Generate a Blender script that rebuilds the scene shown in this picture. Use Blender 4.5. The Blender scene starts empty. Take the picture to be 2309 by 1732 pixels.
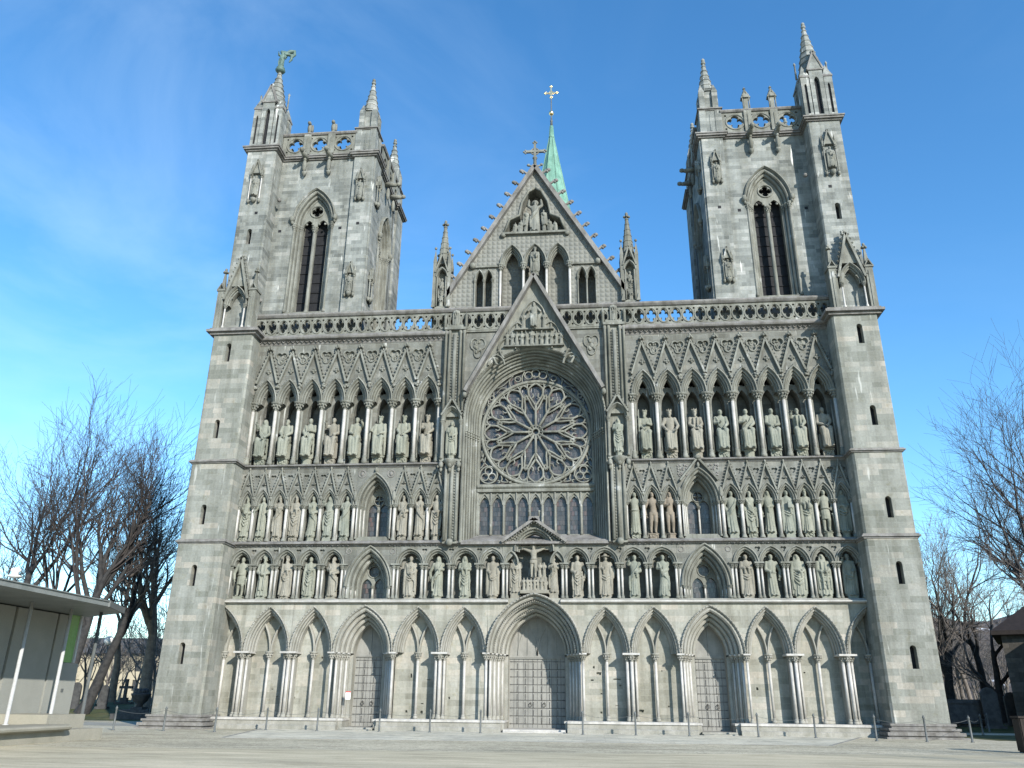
import bpy, bmesh, math, random
from mathutils import Vector, Matrix
from mathutils.geometry import tessellate_polygon
sc = bpy.context.scene
PI = math.pi
G = 0.28                       # facade survey heights are measured from 0.28 m below the paving
# ------------------------------------------------------------------ camera
cd = bpy.data.cameras.new('camera'); cam = bpy.data.objects.new('camera', cd); sc.collection.objects.link(cam); sc.camera = cam
pitch, yaw, roll = .3754, .0985, -.0106
cp, sp, cy_, sy_, cr, sr = math.cos(pitch), math.sin(pitch), math.cos(yaw), math.sin(yaw), math.cos(roll), math.sin(roll)
F = Vector((-sy_*cp, cy_*cp, sp)); R_ = Vector((cy_, sy_, 0)); U_ = R_.cross(F)
Rr = cr*R_ - sr*U_; Ur = sr*R_ + cr*U_
m = Matrix(((Rr.x, Ur.x, -F.x, 2.9352), (Rr.y, Ur.y, -F.y, -42.6677), (Rr.z, Ur.z, -F.z, 1.683-G), (0, 0, 0, 1)))
cam.matrix_world = m
cd.sensor_width = 36; cd.lens = 1816.475/2309*36; cd.clip_start = .1; cd.clip_end = 9000
# ------------------------------------------------------------------ sun + sky
SUN = Vector((.53, -.745, .405)).normalized()
ld = bpy.data.lights.new('sun', 'SUN'); ld.energy = 4.2; ld.angle = math.radians(.5); ld.color = (1, .94, .85)
sun = bpy.data.objects.new('sun', ld); sc.collection.objects.link(sun)
sun.rotation_euler = SUN.to_track_quat('Z', 'Y').to_euler(); sun.location = (30, -40, 60)
w = bpy.data.worlds.new('World'); sc.world = w; w.use_nodes = True
wn = w.node_tree.nodes; wl = w.node_tree.links; wn.clear()
out = wn.new('ShaderNodeOutputWorld'); bg = wn.new('ShaderNodeBackground'); sky = wn.new('ShaderNodeTexSky')
sky.sky_type = 'NISHITA'; sky.sun_disc = False
sky.sun_elevation = math.asin(SUN.z); sky.sun_rotation = math.atan2(SUN.x, SUN.y)
sky.air_density = 1.0; sky.dust_density = 0.15; sky.ozone_density = 2.2
bg.inputs['Strength'].default_value = .15
hs = wn.new('ShaderNodeHueSaturation'); hs.inputs['Saturation'].default_value = 1.25; hs.inputs['Value'].default_value = 1.0
wl.new(sky.outputs[0], hs.inputs['Color'])
tn = wn.new('ShaderNodeMix'); tn.data_type = 'RGBA'; tn.blend_type = 'MULTIPLY'; tn.inputs['Factor'].default_value = 1; tn.inputs['B'].default_value = (.95, 1.05, 1.06, 1)   # camera's white balance of the air
wl.new(hs.outputs[0], tn.inputs['A'])
# thin drifting cirrus
tc = wn.new('ShaderNodeTexCoord'); mp = wn.new('ShaderNodeMapping'); mp.inputs['Scale'].default_value = (1.6, 1.6, 4.2); mp.inputs['Rotation'].default_value = (.25, .35, .3)
n1 = wn.new('ShaderNodeTexNoise'); n1.inputs['Scale'].default_value = 1.3; n1.inputs['Detail'].default_value = 9; n1.inputs['Roughness'].default_value = .55; n1.inputs['Distortion'].default_value = .6
wl.new(tc.outputs['Generated'], mp.inputs['Vector']); wl.new(mp.outputs[0], n1.inputs['Vector'])
rp = wn.new('ShaderNodeValToRGB'); rp.color_ramp.elements[0].position = .46; rp.color_ramp.elements[0].color = (0, 0, 0, 1)
rp.color_ramp.elements[1].position = .86; rp.color_ramp.elements[1].color = (.30, .30, .30, 1)
wl.new(n1.outputs['Fac'], rp.inputs[0])
sx = wn.new('ShaderNodeSeparateXYZ'); wl.new(tc.outputs['Generated'], sx.inputs[0])
mr = wn.new('ShaderNodeMapRange'); mr.inputs[1].default_value = .1; mr.inputs[2].default_value = -.45; mr.inputs[3].default_value = .12; mr.inputs[4].default_value = 1.0
wl.new(sx.outputs[0], mr.inputs[0])
mu = wn.new('ShaderNodeMath'); mu.operation = 'MULTIPLY'; wl.new(rp.outputs[0], mu.inputs[0]); wl.new(mr.outputs[0], mu.inputs[1])
mx = wn.new('ShaderNodeMix'); mx.data_type = 'RGBA'
wl.new(mu.outputs[0], mx.inputs['Factor']); wl.new(tn.outputs['Result'], mx.inputs['A']); mx.inputs['B'].default_value = (4.2, 5.2, 6.0, 1)
wl.new(mx.outputs['Result'], bg.inputs[0]); wl.new(bg.outputs[0], out.inputs[0])
sc.view_settings.view_transform = 'Standard'; sc.view_settings.look = 'None'; sc.view_settings.exposure = .88; sc.view_settings.gamma = 1
sc.cycles.max_bounces = 5; sc.cycles.diffuse_bounces = 3; sc.cycles.glossy_bounces = 2; sc.cycles.transparent_max_bounces = 4
random.seed(7)
col = sc.collection
# ------------------------------------------------------------------ materials
def newmat(name):
    m = bpy.data.materials.new(name); m.use_nodes = True
    nt = m.node_tree; b = nt.nodes['Principled BSDF']; return m, nt.nodes, nt.links, b
def ramp(N, stops, const=False):
    r = N.new('ShaderNodeValToRGB'); e = r.color_ramp.elements
    while len(e) < len(stops): e.new(.5)
    for i, (p, c) in enumerate(stops): e[i].position = p; e[i].color = (*c, 1) if len(c) == 3 else c
    if const: r.color_ramp.interpolation = 'CONSTANT'
    return r
def noise(N, L, scale, detail=4, rough=.55, vec=None, dist=0):
    n = N.new('ShaderNodeTexNoise'); n.inputs['Scale'].default_value = scale; n.inputs['Detail'].default_value = detail
    n.inputs['Roughness'].default_value = rough; n.inputs['Distortion'].default_value = dist
    if vec is not None: L.new(vec, n.inputs['Vector'])
    return n
def mixc(N, L, fac, a, b, mode='MIX'):
    x = N.new('ShaderNodeMix'); x.data_type = 'RGBA'; x.blend_type = mode
    for k, v in (('Factor', fac), ('A', a), ('B', b)):
        if hasattr(v, 'links'): L.new(v, x.inputs[k])
        elif isinstance(v, (int, float)): x.inputs[k].default_value = v
        else: x.inputs[k].default_value = (*v, 1)
    return x.outputs['Result']
def blocks(name, cols, width=.8, height=.31, streak=.0, mortar=(.2, .2, .18), rough=.85, bump=.35, stain=(.6, .6, .6), stain_amt=.5, msize=.006, dark=.8):
    """coursed ashlar: every block its own tint, weather streaks running down it"""
    m, N, L, b = newmat(name)
    g = N.new('ShaderNodeNewGeometry'); s = N.new('ShaderNodeSeparateXYZ'); L.new(g.outputs['Position'], s.inputs[0])
    ad = N.new('ShaderNodeMath'); ad.operation = 'ADD'; L.new(s.outputs[0], ad.inputs[0]); L.new(s.outputs[1], ad.inputs[1])
    c = N.new('ShaderNodeCombineXYZ'); L.new(ad.outputs[0], c.inputs[0]); L.new(s.outputs[2], c.inputs[1])
    def brick(wd, ht, off, sq):
        br = N.new('ShaderNodeTexBrick'); L.new(c.outputs[0], br.inputs['Vector'])
        br.inputs['Scale'].default_value = 1; br.inputs['Brick Width'].default_value = wd; br.inputs['Row Height'].default_value = ht
        br.inputs['Mortar Size'].default_value = msize; br.inputs['Mortar Smooth'].default_value = .3
        br.inputs['Color1'].default_value = (0, 0, 0, 1); br.inputs['Color2'].default_value = (1, 1, 1, 1); br.inputs['Mortar'].default_value = (.5, .5, .5, 1)
        br.offset = off; br.squash = sq; br.squash_frequency = 3; br.offset_frequency = 2
        return br
    b1 = brick(width, height, .43, 1.35); b2 = brick(width*1.9, height*2, .31, .8)
    k = mixc(N, L, .4, b1.outputs['Color'], b2.outputs['Color'])
    r = ramp(N, cols); L.new(k, r.inputs[0])
    n = noise(N, L, .35, 6, .6, g.outputs['Position'])
    rs = ramp(N, [(.35, (1, 1, 1)), (.62, stain)]); L.new(n.outputs['Fac'], rs.inputs[0])
    k2 = mixc(N, L, stain_amt, r.outputs[0], rs.outputs[0], 'MULTIPLY')
    fn = noise(N, L, 9, 5, .7, g.outputs['Position']); rf = ramp(N, [(.3, (.72, .72, .72)), (.7, (1.18, 1.18, 1.18))]); L.new(fn.outputs['Fac'], rf.inputs[0])
    k3 = mixc(N, L, .6, k2, rf.outputs[0], 'MULTIPLY')
    mq = N.new('ShaderNodeMapping'); mq.inputs['Scale'].default_value = (1.9, 1.9, .16); L.new(g.outputs['Position'], mq.inputs[0])
    dn = noise(N, L, 1.0, 5, .6, mq.outputs[0]); rd = ramp(N, [(.42, (1, 1, 1)), (.62, (.66, .65, .62))]); L.new(dn.outputs['Fac'], rd.inputs[0])
    k3 = mixc(N, L, dark, k3, rd.outputs[0], 'MULTIPLY')
    ln = noise(N, L, 2.6, 6, .75, g.outputs['Position']); rl = ramp(N, [(.56, (1, 1, 1)), (.66, (.80, .76, .62))]); L.new(ln.outputs['Fac'], rl.inputs[0])
    k3 = mixc(N, L, dark*.7, k3, rl.outputs[0], 'MULTIPLY')
    k4 = mixc(N, L, b1.outputs['Fac'], k3, mortar)
    if streak > 0:
        mp = N.new('ShaderNodeMapping'); mp.inputs['Scale'].default_value = (3.2, 3.2, .38); L.new(g.outputs['Position'], mp.inputs[0])
        sn = noise(N, L, 1.3, 3, .5, mp.outputs[0]); r2 = ramp(N, [(.66, (0, 0, 0)), (.74, (streak,)*3)]); L.new(sn.outputs['Fac'], r2.inputs[0])
        k4 = mixc(N, L, r2.outputs[0], k4, (.62, .63, .6))
    L.new(k4, b.inputs['Base Color']); b.inputs['Roughness'].default_value = rough; b.inputs['Specular IOR Level'].default_value = .25
    bu = N.new('ShaderNodeBump'); bu.inputs['Strength'].default_value = bump; bu.inputs['Distance'].default_value = .03
    hm = N.new('ShaderNodeMath'); hm.operation = 'MULTIPLY_ADD'; L.new(b1.outputs['Fac'], hm.inputs[0]); hm.inputs[1].default_value = -.7; L.new(fn.outputs['Fac'], hm.inputs[2])
    L.new(hm.outputs[0], bu.inputs['Height']); L.new(bu.outputs[0], b.inputs['Normal'])
    return m
def plain(name, c1, c2, scale=3, rough=.8, bump=.25, c3=None, c3lo=.62, bscale=14, spec=.25, metallic=0, weather=0):
    m, N, L, b = newmat(name)
    g = N.new('ShaderNodeNewGeometry')
    n = noise(N, L, scale, 6, .62, g.outputs['Position'])
    st = [(.3, c1), (.6, c2)] + ([(c3lo+.02, c2), (c3lo+.1, c3)] if c3 else [])
    r = ramp(N, st); L.new(n.outputs['Fac'], r.inputs[0])
    f = noise(N, L, bscale, 4, .7, g.outputs['Position']); rf = ramp(N, [(.3, (.78,)*3), (.7, (1.15,)*3)]); L.new(f.outputs['Fac'], rf.inputs[0])
    kk = mixc(N, L, .6, r.outputs[0], rf.outputs[0], 'MULTIPLY')
    if weather:
        mq = N.new('ShaderNodeMapping'); mq.inputs['Scale'].default_value = (2.2, 2.2, .3); L.new(g.outputs['Position'], mq.inputs[0])
        dn = noise(N, L, 1.2, 5, .65, mq.outputs[0]); rd = ramp(N, [(.42, (1, 1, 1)), (.64, (.62, .61, .57))]); L.new(dn.outputs['Fac'], rd.inputs[0])
        kk = mixc(N, L, weather, kk, rd.outputs[0], 'MULTIPLY')
    L.new(kk, b.inputs['Base Color'])
    b.inputs['Roughness'].default_value = rough; b.inputs['Specular IOR Level'].default_value = spec; b.inputs['Metallic'].default_value = metallic
    bu = N.new('ShaderNodeBump'); bu.inputs['Strength'].default_value = bump; bu.inputs['Distance'].default_value = .03
    L.new(f.outputs['Fac'], bu.inputs['Height']); L.new(bu.outputs[0], b.inputs['Normal'])
    return m
M = {}
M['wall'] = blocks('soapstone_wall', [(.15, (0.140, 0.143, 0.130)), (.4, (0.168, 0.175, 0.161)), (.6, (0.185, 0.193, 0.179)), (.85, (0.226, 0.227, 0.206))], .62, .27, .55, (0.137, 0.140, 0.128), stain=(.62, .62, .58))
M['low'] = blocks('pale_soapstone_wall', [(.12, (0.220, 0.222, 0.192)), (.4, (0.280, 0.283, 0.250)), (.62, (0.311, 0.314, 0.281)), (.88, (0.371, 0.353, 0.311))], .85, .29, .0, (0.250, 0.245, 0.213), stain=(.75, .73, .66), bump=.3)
M['pier'] = blocks('ashlar_pier', [(.1, (0.176, 0.186, 0.164)), (.38, (0.223, 0.234, 0.212)), (.62, (0.251, 0.261, 0.238)), (.9, (0.337, 0.323, 0.285))], .78, .30, .35, (0.204, 0.209, 0.190), stain=(.72, .72, .68))
M['pier_up'] = blocks('grey_ashlar_pier', [(.1, (0.174, 0.184, 0.163)), (.38, (0.221, 0.231, 0.210)), (.62, (0.248, 0.259, 0.236)), (.9, (0.333, 0.319, 0.283))], .78, .30, .35, (0.202, 0.207, 0.189), stain=(.72, .72, .68))
M['tower'] = blocks('tower_ashlar', [(.1, (0.145, 0.158, 0.152)), (.4, (0.217, 0.232, 0.220)), (.65, (0.259, 0.275, 0.261)), (.9, (0.342, 0.350, 0.335))], .7, .26, .9, (0.200, 0.210, 0.202), stain=(.6, .6, .58))
M['carve'] = plain('carved_soapstone', (0.129, 0.133, 0.118), (0.208, 0.214, 0.189), 1.1, .85, .3, (0.392, 0.403, 0.396), .61, weather=0.9)
M['carve_low'] = plain('pale_carved_stone', (0.210, 0.210, 0.181), (0.294, 0.290, 0.261), 1.3, .85, .3, weather=0.5)
M['string'] = plain('weathered_string_course', (0.136, 0.132, 0.129), (0.216, 0.212, 0.202), 1.6, .9, .3, weather=0.9)
M['marble'] = plain('white_marble', (.34, .335, .315), (.44, .43, .405), 2.2, .5, .08, bscale=5, weather=.5)
M['statue'] = plain('statue_soapstone', (0.176, 0.189, 0.155), (0.234, 0.242, 0.202), 1.2, .85, .2, bscale=9, weather=0.6)
M['statue_b'] = plain('statue_warm_stone', (0.189, 0.180, 0.150), (0.242, 0.234, 0.198), 1.4, .85, .2, bscale=9, weather=0.6)
M['statue_c'] = plain('statue_brown_stone', (0.150, 0.128, 0.098), (0.203, 0.176, 0.140), 1.4, .8, .2, bscale=9)
M['statue_d'] = plain('statue_green_stone', (0.153, 0.171, 0.144), (0.221, 0.233, 0.198), 1.4, .85, .2, bscale=9, weather=0.6)
def leaded():
    m, N, L, b = newmat('leaded_window_glass'); g = N.new('ShaderNodeNewGeometry'); s = N.new('ShaderNodeSeparateXYZ'); L.new(g.outputs['Position'], s.inputs[0])
    c = N.new('ShaderNodeCombineXYZ'); L.new(s.outputs[0], c.inputs[0]); L.new(s.outputs[2], c.inputs[1])
    br = N.new('ShaderNodeTexBrick'); L.new(c.outputs[0], br.inputs['Vector']); br.inputs['Scale'].default_value = 1; br.inputs['Brick Width'].default_value = .17; br.inputs['Row Height'].default_value = .26; br.inputs['Mortar Size'].default_value = .012
    br.inputs['Color1'].default_value = (0, 0, 0, 1); br.inputs['Color2'].default_value = (1, 1, 1, 1); br.inputs['Mortar'].default_value = (.5, .5, .5, 1)
    r = ramp(N, [(.0, (.025, .028, .03)), (.35, (.042, .045, .047)), (.6, (.058, .052, .05)), (.8, (.06, .064, .068)), (1.0, (.085, .055, .05))]); L.new(br.outputs['Color'], r.inputs[0])
    L.new(mixc(N, L, br.outputs['Fac'], r.outputs[0], (.02, .02, .02)), b.inputs['Base Color'])
    n = noise(N, L, 1.5, 4, .6, g.outputs['Position']); rr = ramp(N, [(.3, (.16,)*3), (.7, (.42,)*3)]); L.new(n.outputs['Fac'], rr.inputs[0]); L.new(rr.outputs[0], b.inputs['Roughness'])
    bu = N.new('ShaderNodeBump'); bu.inputs['Strength'].default_value = .5; bu.inputs['Distance'].default_value = .02; L.new(br.outputs['Color'], bu.inputs['Height']); L.new(bu.outputs[0], b.inputs['Normal']); return m
M['glass'] = leaded()
M['dark'] = plain('dark_openings', (.008, .009, .011), (.018, .019, .022), 3, .8, .3)  # near-black colour stands in for the unlit inside of openings
M['door'] = plain('grey_painted_door', (0.188, 0.190, 0.179), (0.244, 0.244, 0.227), 2, .65, .12, bscale=25, weather=.4)
M['iron'] = plain('dark_wrought_iron', (.05, .05, .048), (.085, .083, .078), 5, .6, .15)
M['copper'] = plain('verdigris_copper', (.105, .225, .175), (.165, .315, .25), .7, .6, .15, (.08, .17, .135), .66, bscale=3, weather=.6)
M['bronze'] = plain('green_bronze', (.06, .10, .09), (.10, .16, .14), 2, .55, .2)
M['gold'] = plain('gilded_metal', (.85, .62, .30), (.95, .72, .38), 2, .3, .05, metallic=1)
M['slate'] = plain('dark_slate_roof', (.05, .055, .06), (.09, .095, .10), 2, .7, .3)
M['conc'] = plain('smooth_concrete_wall', (0.216, 0.223, 0.205), (0.253, 0.261, 0.240), .8, .8, .1, bscale=30)
M['conc2'] = plain('bench_concrete', (.22, .215, .175), (.28, .27, .225), 1, .85, .15, bscale=30)
M['steel'] = plain('pale_painted_steel', (.36, .37, .37), (.42, .43, .43), 2, .45, .05)
M['dsteel'] = plain('dark_painted_steel', (.075, .085, .085), (.11, .12, .12), 2, .5, .05)
M['zinc'] = plain('zinc_roof_edge', (.13, .145, .14), (.175, .19, .185), 1.5, .5, .08)
M['bark'] = plain('dark_grey_bark', (.016, .017, .019), (.042, .042, .042), 4, .9, .5, bscale=20)
M['bark_p'] = plain('pale_brown_bark', (.12, .10, .082), (.22, .185, .15), 3, .9, .5, bscale=16)
M['twig'] = plain('dark_bare_twigs', (.028, .026, .028), (.06, .053, .05), 2, .9, .1)
M['twig_p'] = plain('grey_brown_bare_twigs', (.10, .09, .082), (.16, .142, .127), 2, .9, .1)
M['rubble'] = blocks('dark_rubble_wall', [(.1, (.05, .047, .042)), (.5, (.08, .075, .066)), (.9, (.12, .11, .095))], .45, .28, 0, (.06, .056, .05), bump=.7)
M['brown'] = plain('brown_stained_timber', (0.017, 0.013, 0.011), (0.027, 0.021, 0.018), 4, .7, .2)
M['ochre'] = plain('ochre_rendered_wall', (.36, .32, .23), (.42, .37, .27), .5, .85, .1)
M['grave'] = plain('granite_gravestone', (.035, .035, .036), (.075, .075, .074), 3, .7, .2)
M['white'] = plain('white_paper', (.75, .75, .76), (.8, .8, .8), 2, .6, .02)
M['red'] = plain('red_print', (.5, .05, .05), (.55, .07, .06), 2, .6, .02)
M['greenglass'] = plain('green_glass_panel', (.16, .30, .10), (.20, .36, .13), .8, .25, .03, spec=.5)
def diaper(name):
    m, N, L, b = newmat(name)
    g = N.new('ShaderNodeNewGeometry'); s = N.new('ShaderNodeSeparateXYZ'); L.new(g.outputs['Position'], s.inputs[0])
    def wave(o):
        a = N.new('ShaderNodeMath'); a.operation = 'MULTIPLY'; L.new(o, a.inputs[0]); a.inputs[1].default_value = PI/.30
        q = N.new('ShaderNodeMath'); q.operation = 'SINE'; L.new(a.outputs[0], q.inputs[0])
        v = N.new('ShaderNodeMath'); v.operation = 'ABSOLUTE'; L.new(q.outputs[0], v.inputs[0]); return v
    p = N.new('ShaderNodeMath'); p.operation = 'MULTIPLY'; L.new(wave(s.outputs[0]).outputs[0], p.inputs[0]); L.new(wave(s.outputs[2]).outputs[0], p.inputs[1])
    n = noise(N, L, .8, 6, .6, g.outputs['Position']); r = ramp(N, [(.3, (.12, .124, .112)), (.55, (.165, .168, .15)), (.72, (.19, .19, .172)), (.8, (.45, .45, .42))]); L.new(n.outputs['Fac'], r.inputs[0])
    L.new(r.outputs[0], b.inputs['Base Color']); b.inputs['Roughness'].default_value = .88
    bu = N.new('ShaderNodeBump'); bu.inputs['Strength'].default_value = .7; bu.inputs['Distance'].default_value = .07
    L.new(p.outputs[0], bu.inputs['Height']); L.new(bu.outputs[0], b.inputs['Normal']); return m
M['diaper'] = diaper('diapered_stone')
# ------------------------------------------------------------------ mesh builder
class MB:
    def __init__(s, T=None): s.v = []; s.f = []; s.mi = []; s.sm = []; s.T = T
    def add(s, vs, fs, mat=0, smooth=False):
        n = len(s.v)
        s.v += [s.T(*p) for p in vs] if s.T else [tuple(p) for p in vs]
        s.f += [tuple(i+n for i in f) for f in fs]; s.mi += [mat]*len(fs); s.sm += [smooth]*len(fs)
    def box(s, x0, x1, y0, y1, z0, z1, mat=0):
        s.add([(x0,y0,z0),(x1,y0,z0),(x1,y1,z0),(x0,y1,z0),(x0,y0,z1),(x1,y0,z1),(x1,y1,z1),(x0,y1,z1)],
              [(0,3,2,1),(4,5,6,7),(0,1,5,4),(1,2,6,5),(2,3,7,6),(3,0,4,7)], mat)
    def quad(s, a, b, c, d, mat=0): s.add([a, b, c, d], [(0,1,2,3)], mat)
    def prism(s, poly, y0, y1, mat=0):                     # outline in x,z pushed from y0 to y1
        n = len(poly); tri = tessellate_polygon([[Vector((x, z, 0)) for x, z in poly]])
        s.add([(x, y0, z) for x, z in poly] + [(x, y1, z) for x, z in poly],
              [tuple(t) for t in tri] + [tuple(i+n for i in t) for t in tri] + [(i, (i+1) % n, (i+1) % n+n, i+n) for i in range(n)], mat)
    def runx(s, prof, x0, x1, mat=0):                      # profile in y,z run along x
        n = len(prof); tri = tessellate_polygon([[Vector((y, z, 0)) for y, z in prof]])
        s.add([(x0, y, z) for y, z in prof] + [(x1, y, z) for y, z in prof],
              [tuple(t) for t in tri] + [tuple(i+n for i in t) for t in tri] + [(i, (i+1) % n, (i+1) % n+n, i+n) for i in range(n)], mat)
    def runy(s, prof, y0, y1, mat=0):
        n = len(prof); tri = tessellate_polygon([[Vector((x, z, 0)) for x, z in prof]])
        s.prism(prof, y0, y1, mat)
    def plate(s, outer, holes, y, depth, mat=0, back=None, wallmat=None):
        if wallmat is None: wallmat = mat
        loops = [outer]+list(holes); flat = [p for l in loops for p in l]
        tri = tessellate_polygon([[Vector((x, z, 0)) for x, z in l] for l in loops])
        s.add([(x, y, z) for x, z in flat], [tuple(t) for t in tri], mat)
        for h in holes:
            n = len(h)
            s.add([(x, y, z) for x, z in h]+[(x, y+depth, z) for x, z in h], [(i, (i+1) % n, (i+1) % n+n, i+n) for i in range(n)], wallmat)
            if back is not None:
                t2 = tessellate_polygon([[Vector((x, z, 0)) for x, z in h]])
                s.add([(x, y+depth, z) for x, z in h], [tuple(t) for t in t2], back)
    def lathe(s, prof, cx, cy, n=10, mat=0, smooth=True, a0=0):
        k = len(prof)
        vs = [(cx+r*math.cos(a0+2*PI*j/n), cy+r*math.sin(a0+2*PI*j/n), z) for r, z in prof for j in range(n)]
        s.add(vs, [(i*n+j, i*n+(j+1) % n, (i+1)*n+(j+1) % n, (i+1)*n+j) for i in range(k-1) for j in range(n)] + [tuple(range((k-1)*n, k*n)), tuple(range(n))[::-1]], mat, smooth)
    def tube(s, pts, rad, n=6, mat=0, smooth=True, cap=True, a0=0):
        P = [Vector(p) for p in pts]; k = len(P)
        if not hasattr(rad, '__len__'): rad = [rad]*k
        vs = []; prev = None
        for i in range(k):
            t = (P[min(i+1, k-1)]-P[max(i-1, 0)])
            t = t.normalized() if t.length > 1e-9 else Vector((0, 0, 1))
            if prev is None:
                a = Vector((0, 1, 0)) if abs(t.y) < .9 else Vector((1, 0, 0))
            else: a = prev
            u = (a - t*a.dot(t)); u = u.normalized() if u.length > 1e-6 else t.orthogonal().normalized()
            prev = u; v = t.cross(u)
            for j in range(n):
                q = a0+2*PI*j/n; vs.append(P[i]+rad[i]*(math.cos(q)*u+math.sin(q)*v))
        fs = [(i*n+j, i*n+(j+1) % n, (i+1)*n+(j+1) % n, (i+1)*n+j) for i in range(k-1) for j in range(n)]
        if cap: fs += [tuple(range(n))[::-1], tuple(range((k-1)*n, k*n))]
        s.add([tuple(p) for p in vs], fs, mat, smooth)
    def ell(s, c, r, nu=8, nv=5, mat=0):
        if not hasattr(r, '__len__'): r = (r, r, r)
        vs = [(c[0], c[1], c[2]-r[2])]
        for i in range(1, nv):
            ph = -PI/2+PI*i/nv
            vs += [(c[0]+r[0]*math.cos(ph)*math.cos(2*PI*j/nu), c[1]+r[1]*math.cos(ph)*math.sin(2*PI*j/nu), c[2]+r[2]*math.sin(ph)) for j in range(nu)]
        vs.append((c[0], c[1], c[2]+r[2])); L = len(vs)-1
        fs = [(0, 1+(j+1) % nu, 1+j) for j in range(nu)]
        for i in range(nv-2):
            b = 1+i*nu; fs += [(b+j, b+(j+1) % nu, b+nu+(j+1) % nu, b+nu+j) for j in range(nu)]
        b = 1+(nv-2)*nu; fs += [(b+j, b+(j+1) % nu, L) for j in range(nu)]
        s.add(vs, fs, mat, True)
    def stud(s, x, y, z, r, mat=0, ry=None):
        ry = ry or r
        s.add([(x-r,y,z),(x+r,y,z),(x,y-ry,z),(x,y+ry,z),(x,y,z-r),(x,y,z+r)],
              [(0,2,5),(2,1,5),(1,3,5),(3,0,5),(2,0,4),(1,2,4),(3,1,4),(0,3,4)], mat)
    def strip(s, path, prof, mat=0, smooth=False, closed=False):   # path: [(x,z,nx,nz)], prof: [(off,y)]
        k = len(prof); vs = [(x+nx*o, y, z+nz*o) for x, z, nx, nz in path for o, y in prof]; n = len(path)
        s.add(vs, [(i*k+j, i*k+j+1, ((i+1) % n)*k+j+1, ((i+1) % n)*k+j) for i in range(n if closed else n-1) for j in range(k-1)], mat, smooth)
    def build(s, name, mats, parent=None, z0=G, at=(0, 0, 0), weld=False):
        me = bpy.data.meshes.new(name)
        me.from_pydata([(x-at[0], y-at[1], z-z0-at[2]) for x, y, z in s.v], [], s.f)
        for q in (mats if isinstance(mats, (list, tuple)) else [mats]): me.materials.append(M[q] if isinstance(q, str) else q)
        me.polygons.foreach_set('material_index', s.mi); me.polygons.foreach_set('use_smooth', s.sm)
        me.validate(); me.update()
        o = bpy.data.objects.new(name, me); o.location = at; col.objects.link(o)
        if parent is not None: o.parent = parent
        return o
def tag(o, label=None, cat=None, group=None, kind=None):
    for k, v in (('label', label), ('category', cat), ('group', group), ('kind', kind)):
        if v: o[k] = v
    return o
def empty(name, loc=(0, 0, 0)):
    o = bpy.data.objects.new(name, None); o.location = loc; o.empty_display_size = .3; col.objects.link(o); return o
def copy_tree(o, parent=None, loc=None):
    kids = [c for c in bpy.data.objects if c.parent == o]
    c = o.copy(); col.objects.link(c); c.parent = parent
    if loc is not None: c.location = loc
    for ch in kids: copy_tree(ch, c)
    return c
# ------------------------------------------------------------------ gothic geometry
def arch_path(cx, a, z0, h, n=10, zb=None):
    """pointed arch: points with outward normals, left foot to right foot"""
    c = (h*h-a*a)/(2*a); R = a+c; t1 = math.atan2(h, c) if True else 0
    L = []; r = []
    for i in range(n+1):
        t = t1*i/n; r.append((cx-c+R*math.cos(t), z0+R*math.sin(t), math.cos(t), math.sin(t)))
        L.append((cx+c-R*math.cos(t), z0+R*math.sin(t), -math.cos(t), math.sin(t)))
    p = L[:-1]
    nx = r[-1][2]; nz = r[-1][3]
    p.append((cx, z0+h, 0, 1/max(nz, .3)))
    p += r[:-1][::-1]
    if zb is not None: p = [(cx-a, zb, -1, 0)]+p+[(cx+a, zb, 1, 0)]
    return p
def arch_poly(cx, a, z0, h, zb, n=10):
    return [(x, z) for x, z, _, _ in arch_path(cx, a, z0, h, n, zb)]
def off_poly(path, d): return [(x+nx*d, z+nz*d) for x, z, nx, nz in path]
def orders(off, y, steps, k=5):
    """stepped roll mouldings from the outside inward"""
    p = [(off, y)]
    for w_, d in steps:
        r = w_*.36; c = off-w_*.5
        p += [(c+r*math.cos(PI*i/k), y-r*.9*math.sin(PI*i/k)) for i in range(k+1)]
        p.append((off-w_, y)); y += d; p.append((off-w_, y)); off -= w_
    return p
def circ(cx, cz, r, n=24, a0=0): return [(cx+r*math.cos(a0+2*PI*i/n), cz+r*math.sin(a0+2*PI*i/n)) for i in range(n)]
def foil(cx, cz, r, lobes=4, n=10, a0=0, sx_=1, sz_=1):
    pts = []
    for k in range(lobes):
        t = a0+2*PI*k/lobes; d = r*.52; q = r*.5
        for i in range(n):
            u = t-PI*.62+PI*1.24*i/(n-1)
            pts.append((cx+sx_*(d*math.cos(t)+q*math.cos(u)), cz+sz_*(d*math.sin(t)+q*math.sin(u))))
    return pts
def lobed_head(cx, a, z0, h, zb, n=6):
    """trefoil headed opening outline"""
    pts = [(cx-a, zb), (cx-a, z0)]
    for i in range(1, n): t = PI-(PI*.55)*i/n; pts.append((cx-a*.52+a*.48*math.cos(t), z0+a*.5*math.sin(t)+a*.1))
    pts.append((cx-a*.52, z0+h*.52)); 
    pts += [(x, z) for x, z, _, _ in arch_path(cx, a*.52, z0+h*.55, h*.45, 5)]
    pts.append((cx+a*.52, z0+h*.52))
    for i in range(1, n): t = PI*.45-(PI*.45)*i/n; pts.append((cx+a*.52+a*.48*math.cos(t+.0), z0+a*.5*math.sin(t)+a*.1))
    pts += [(cx+a, z0), (cx+a, zb)]
    return pts
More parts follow.
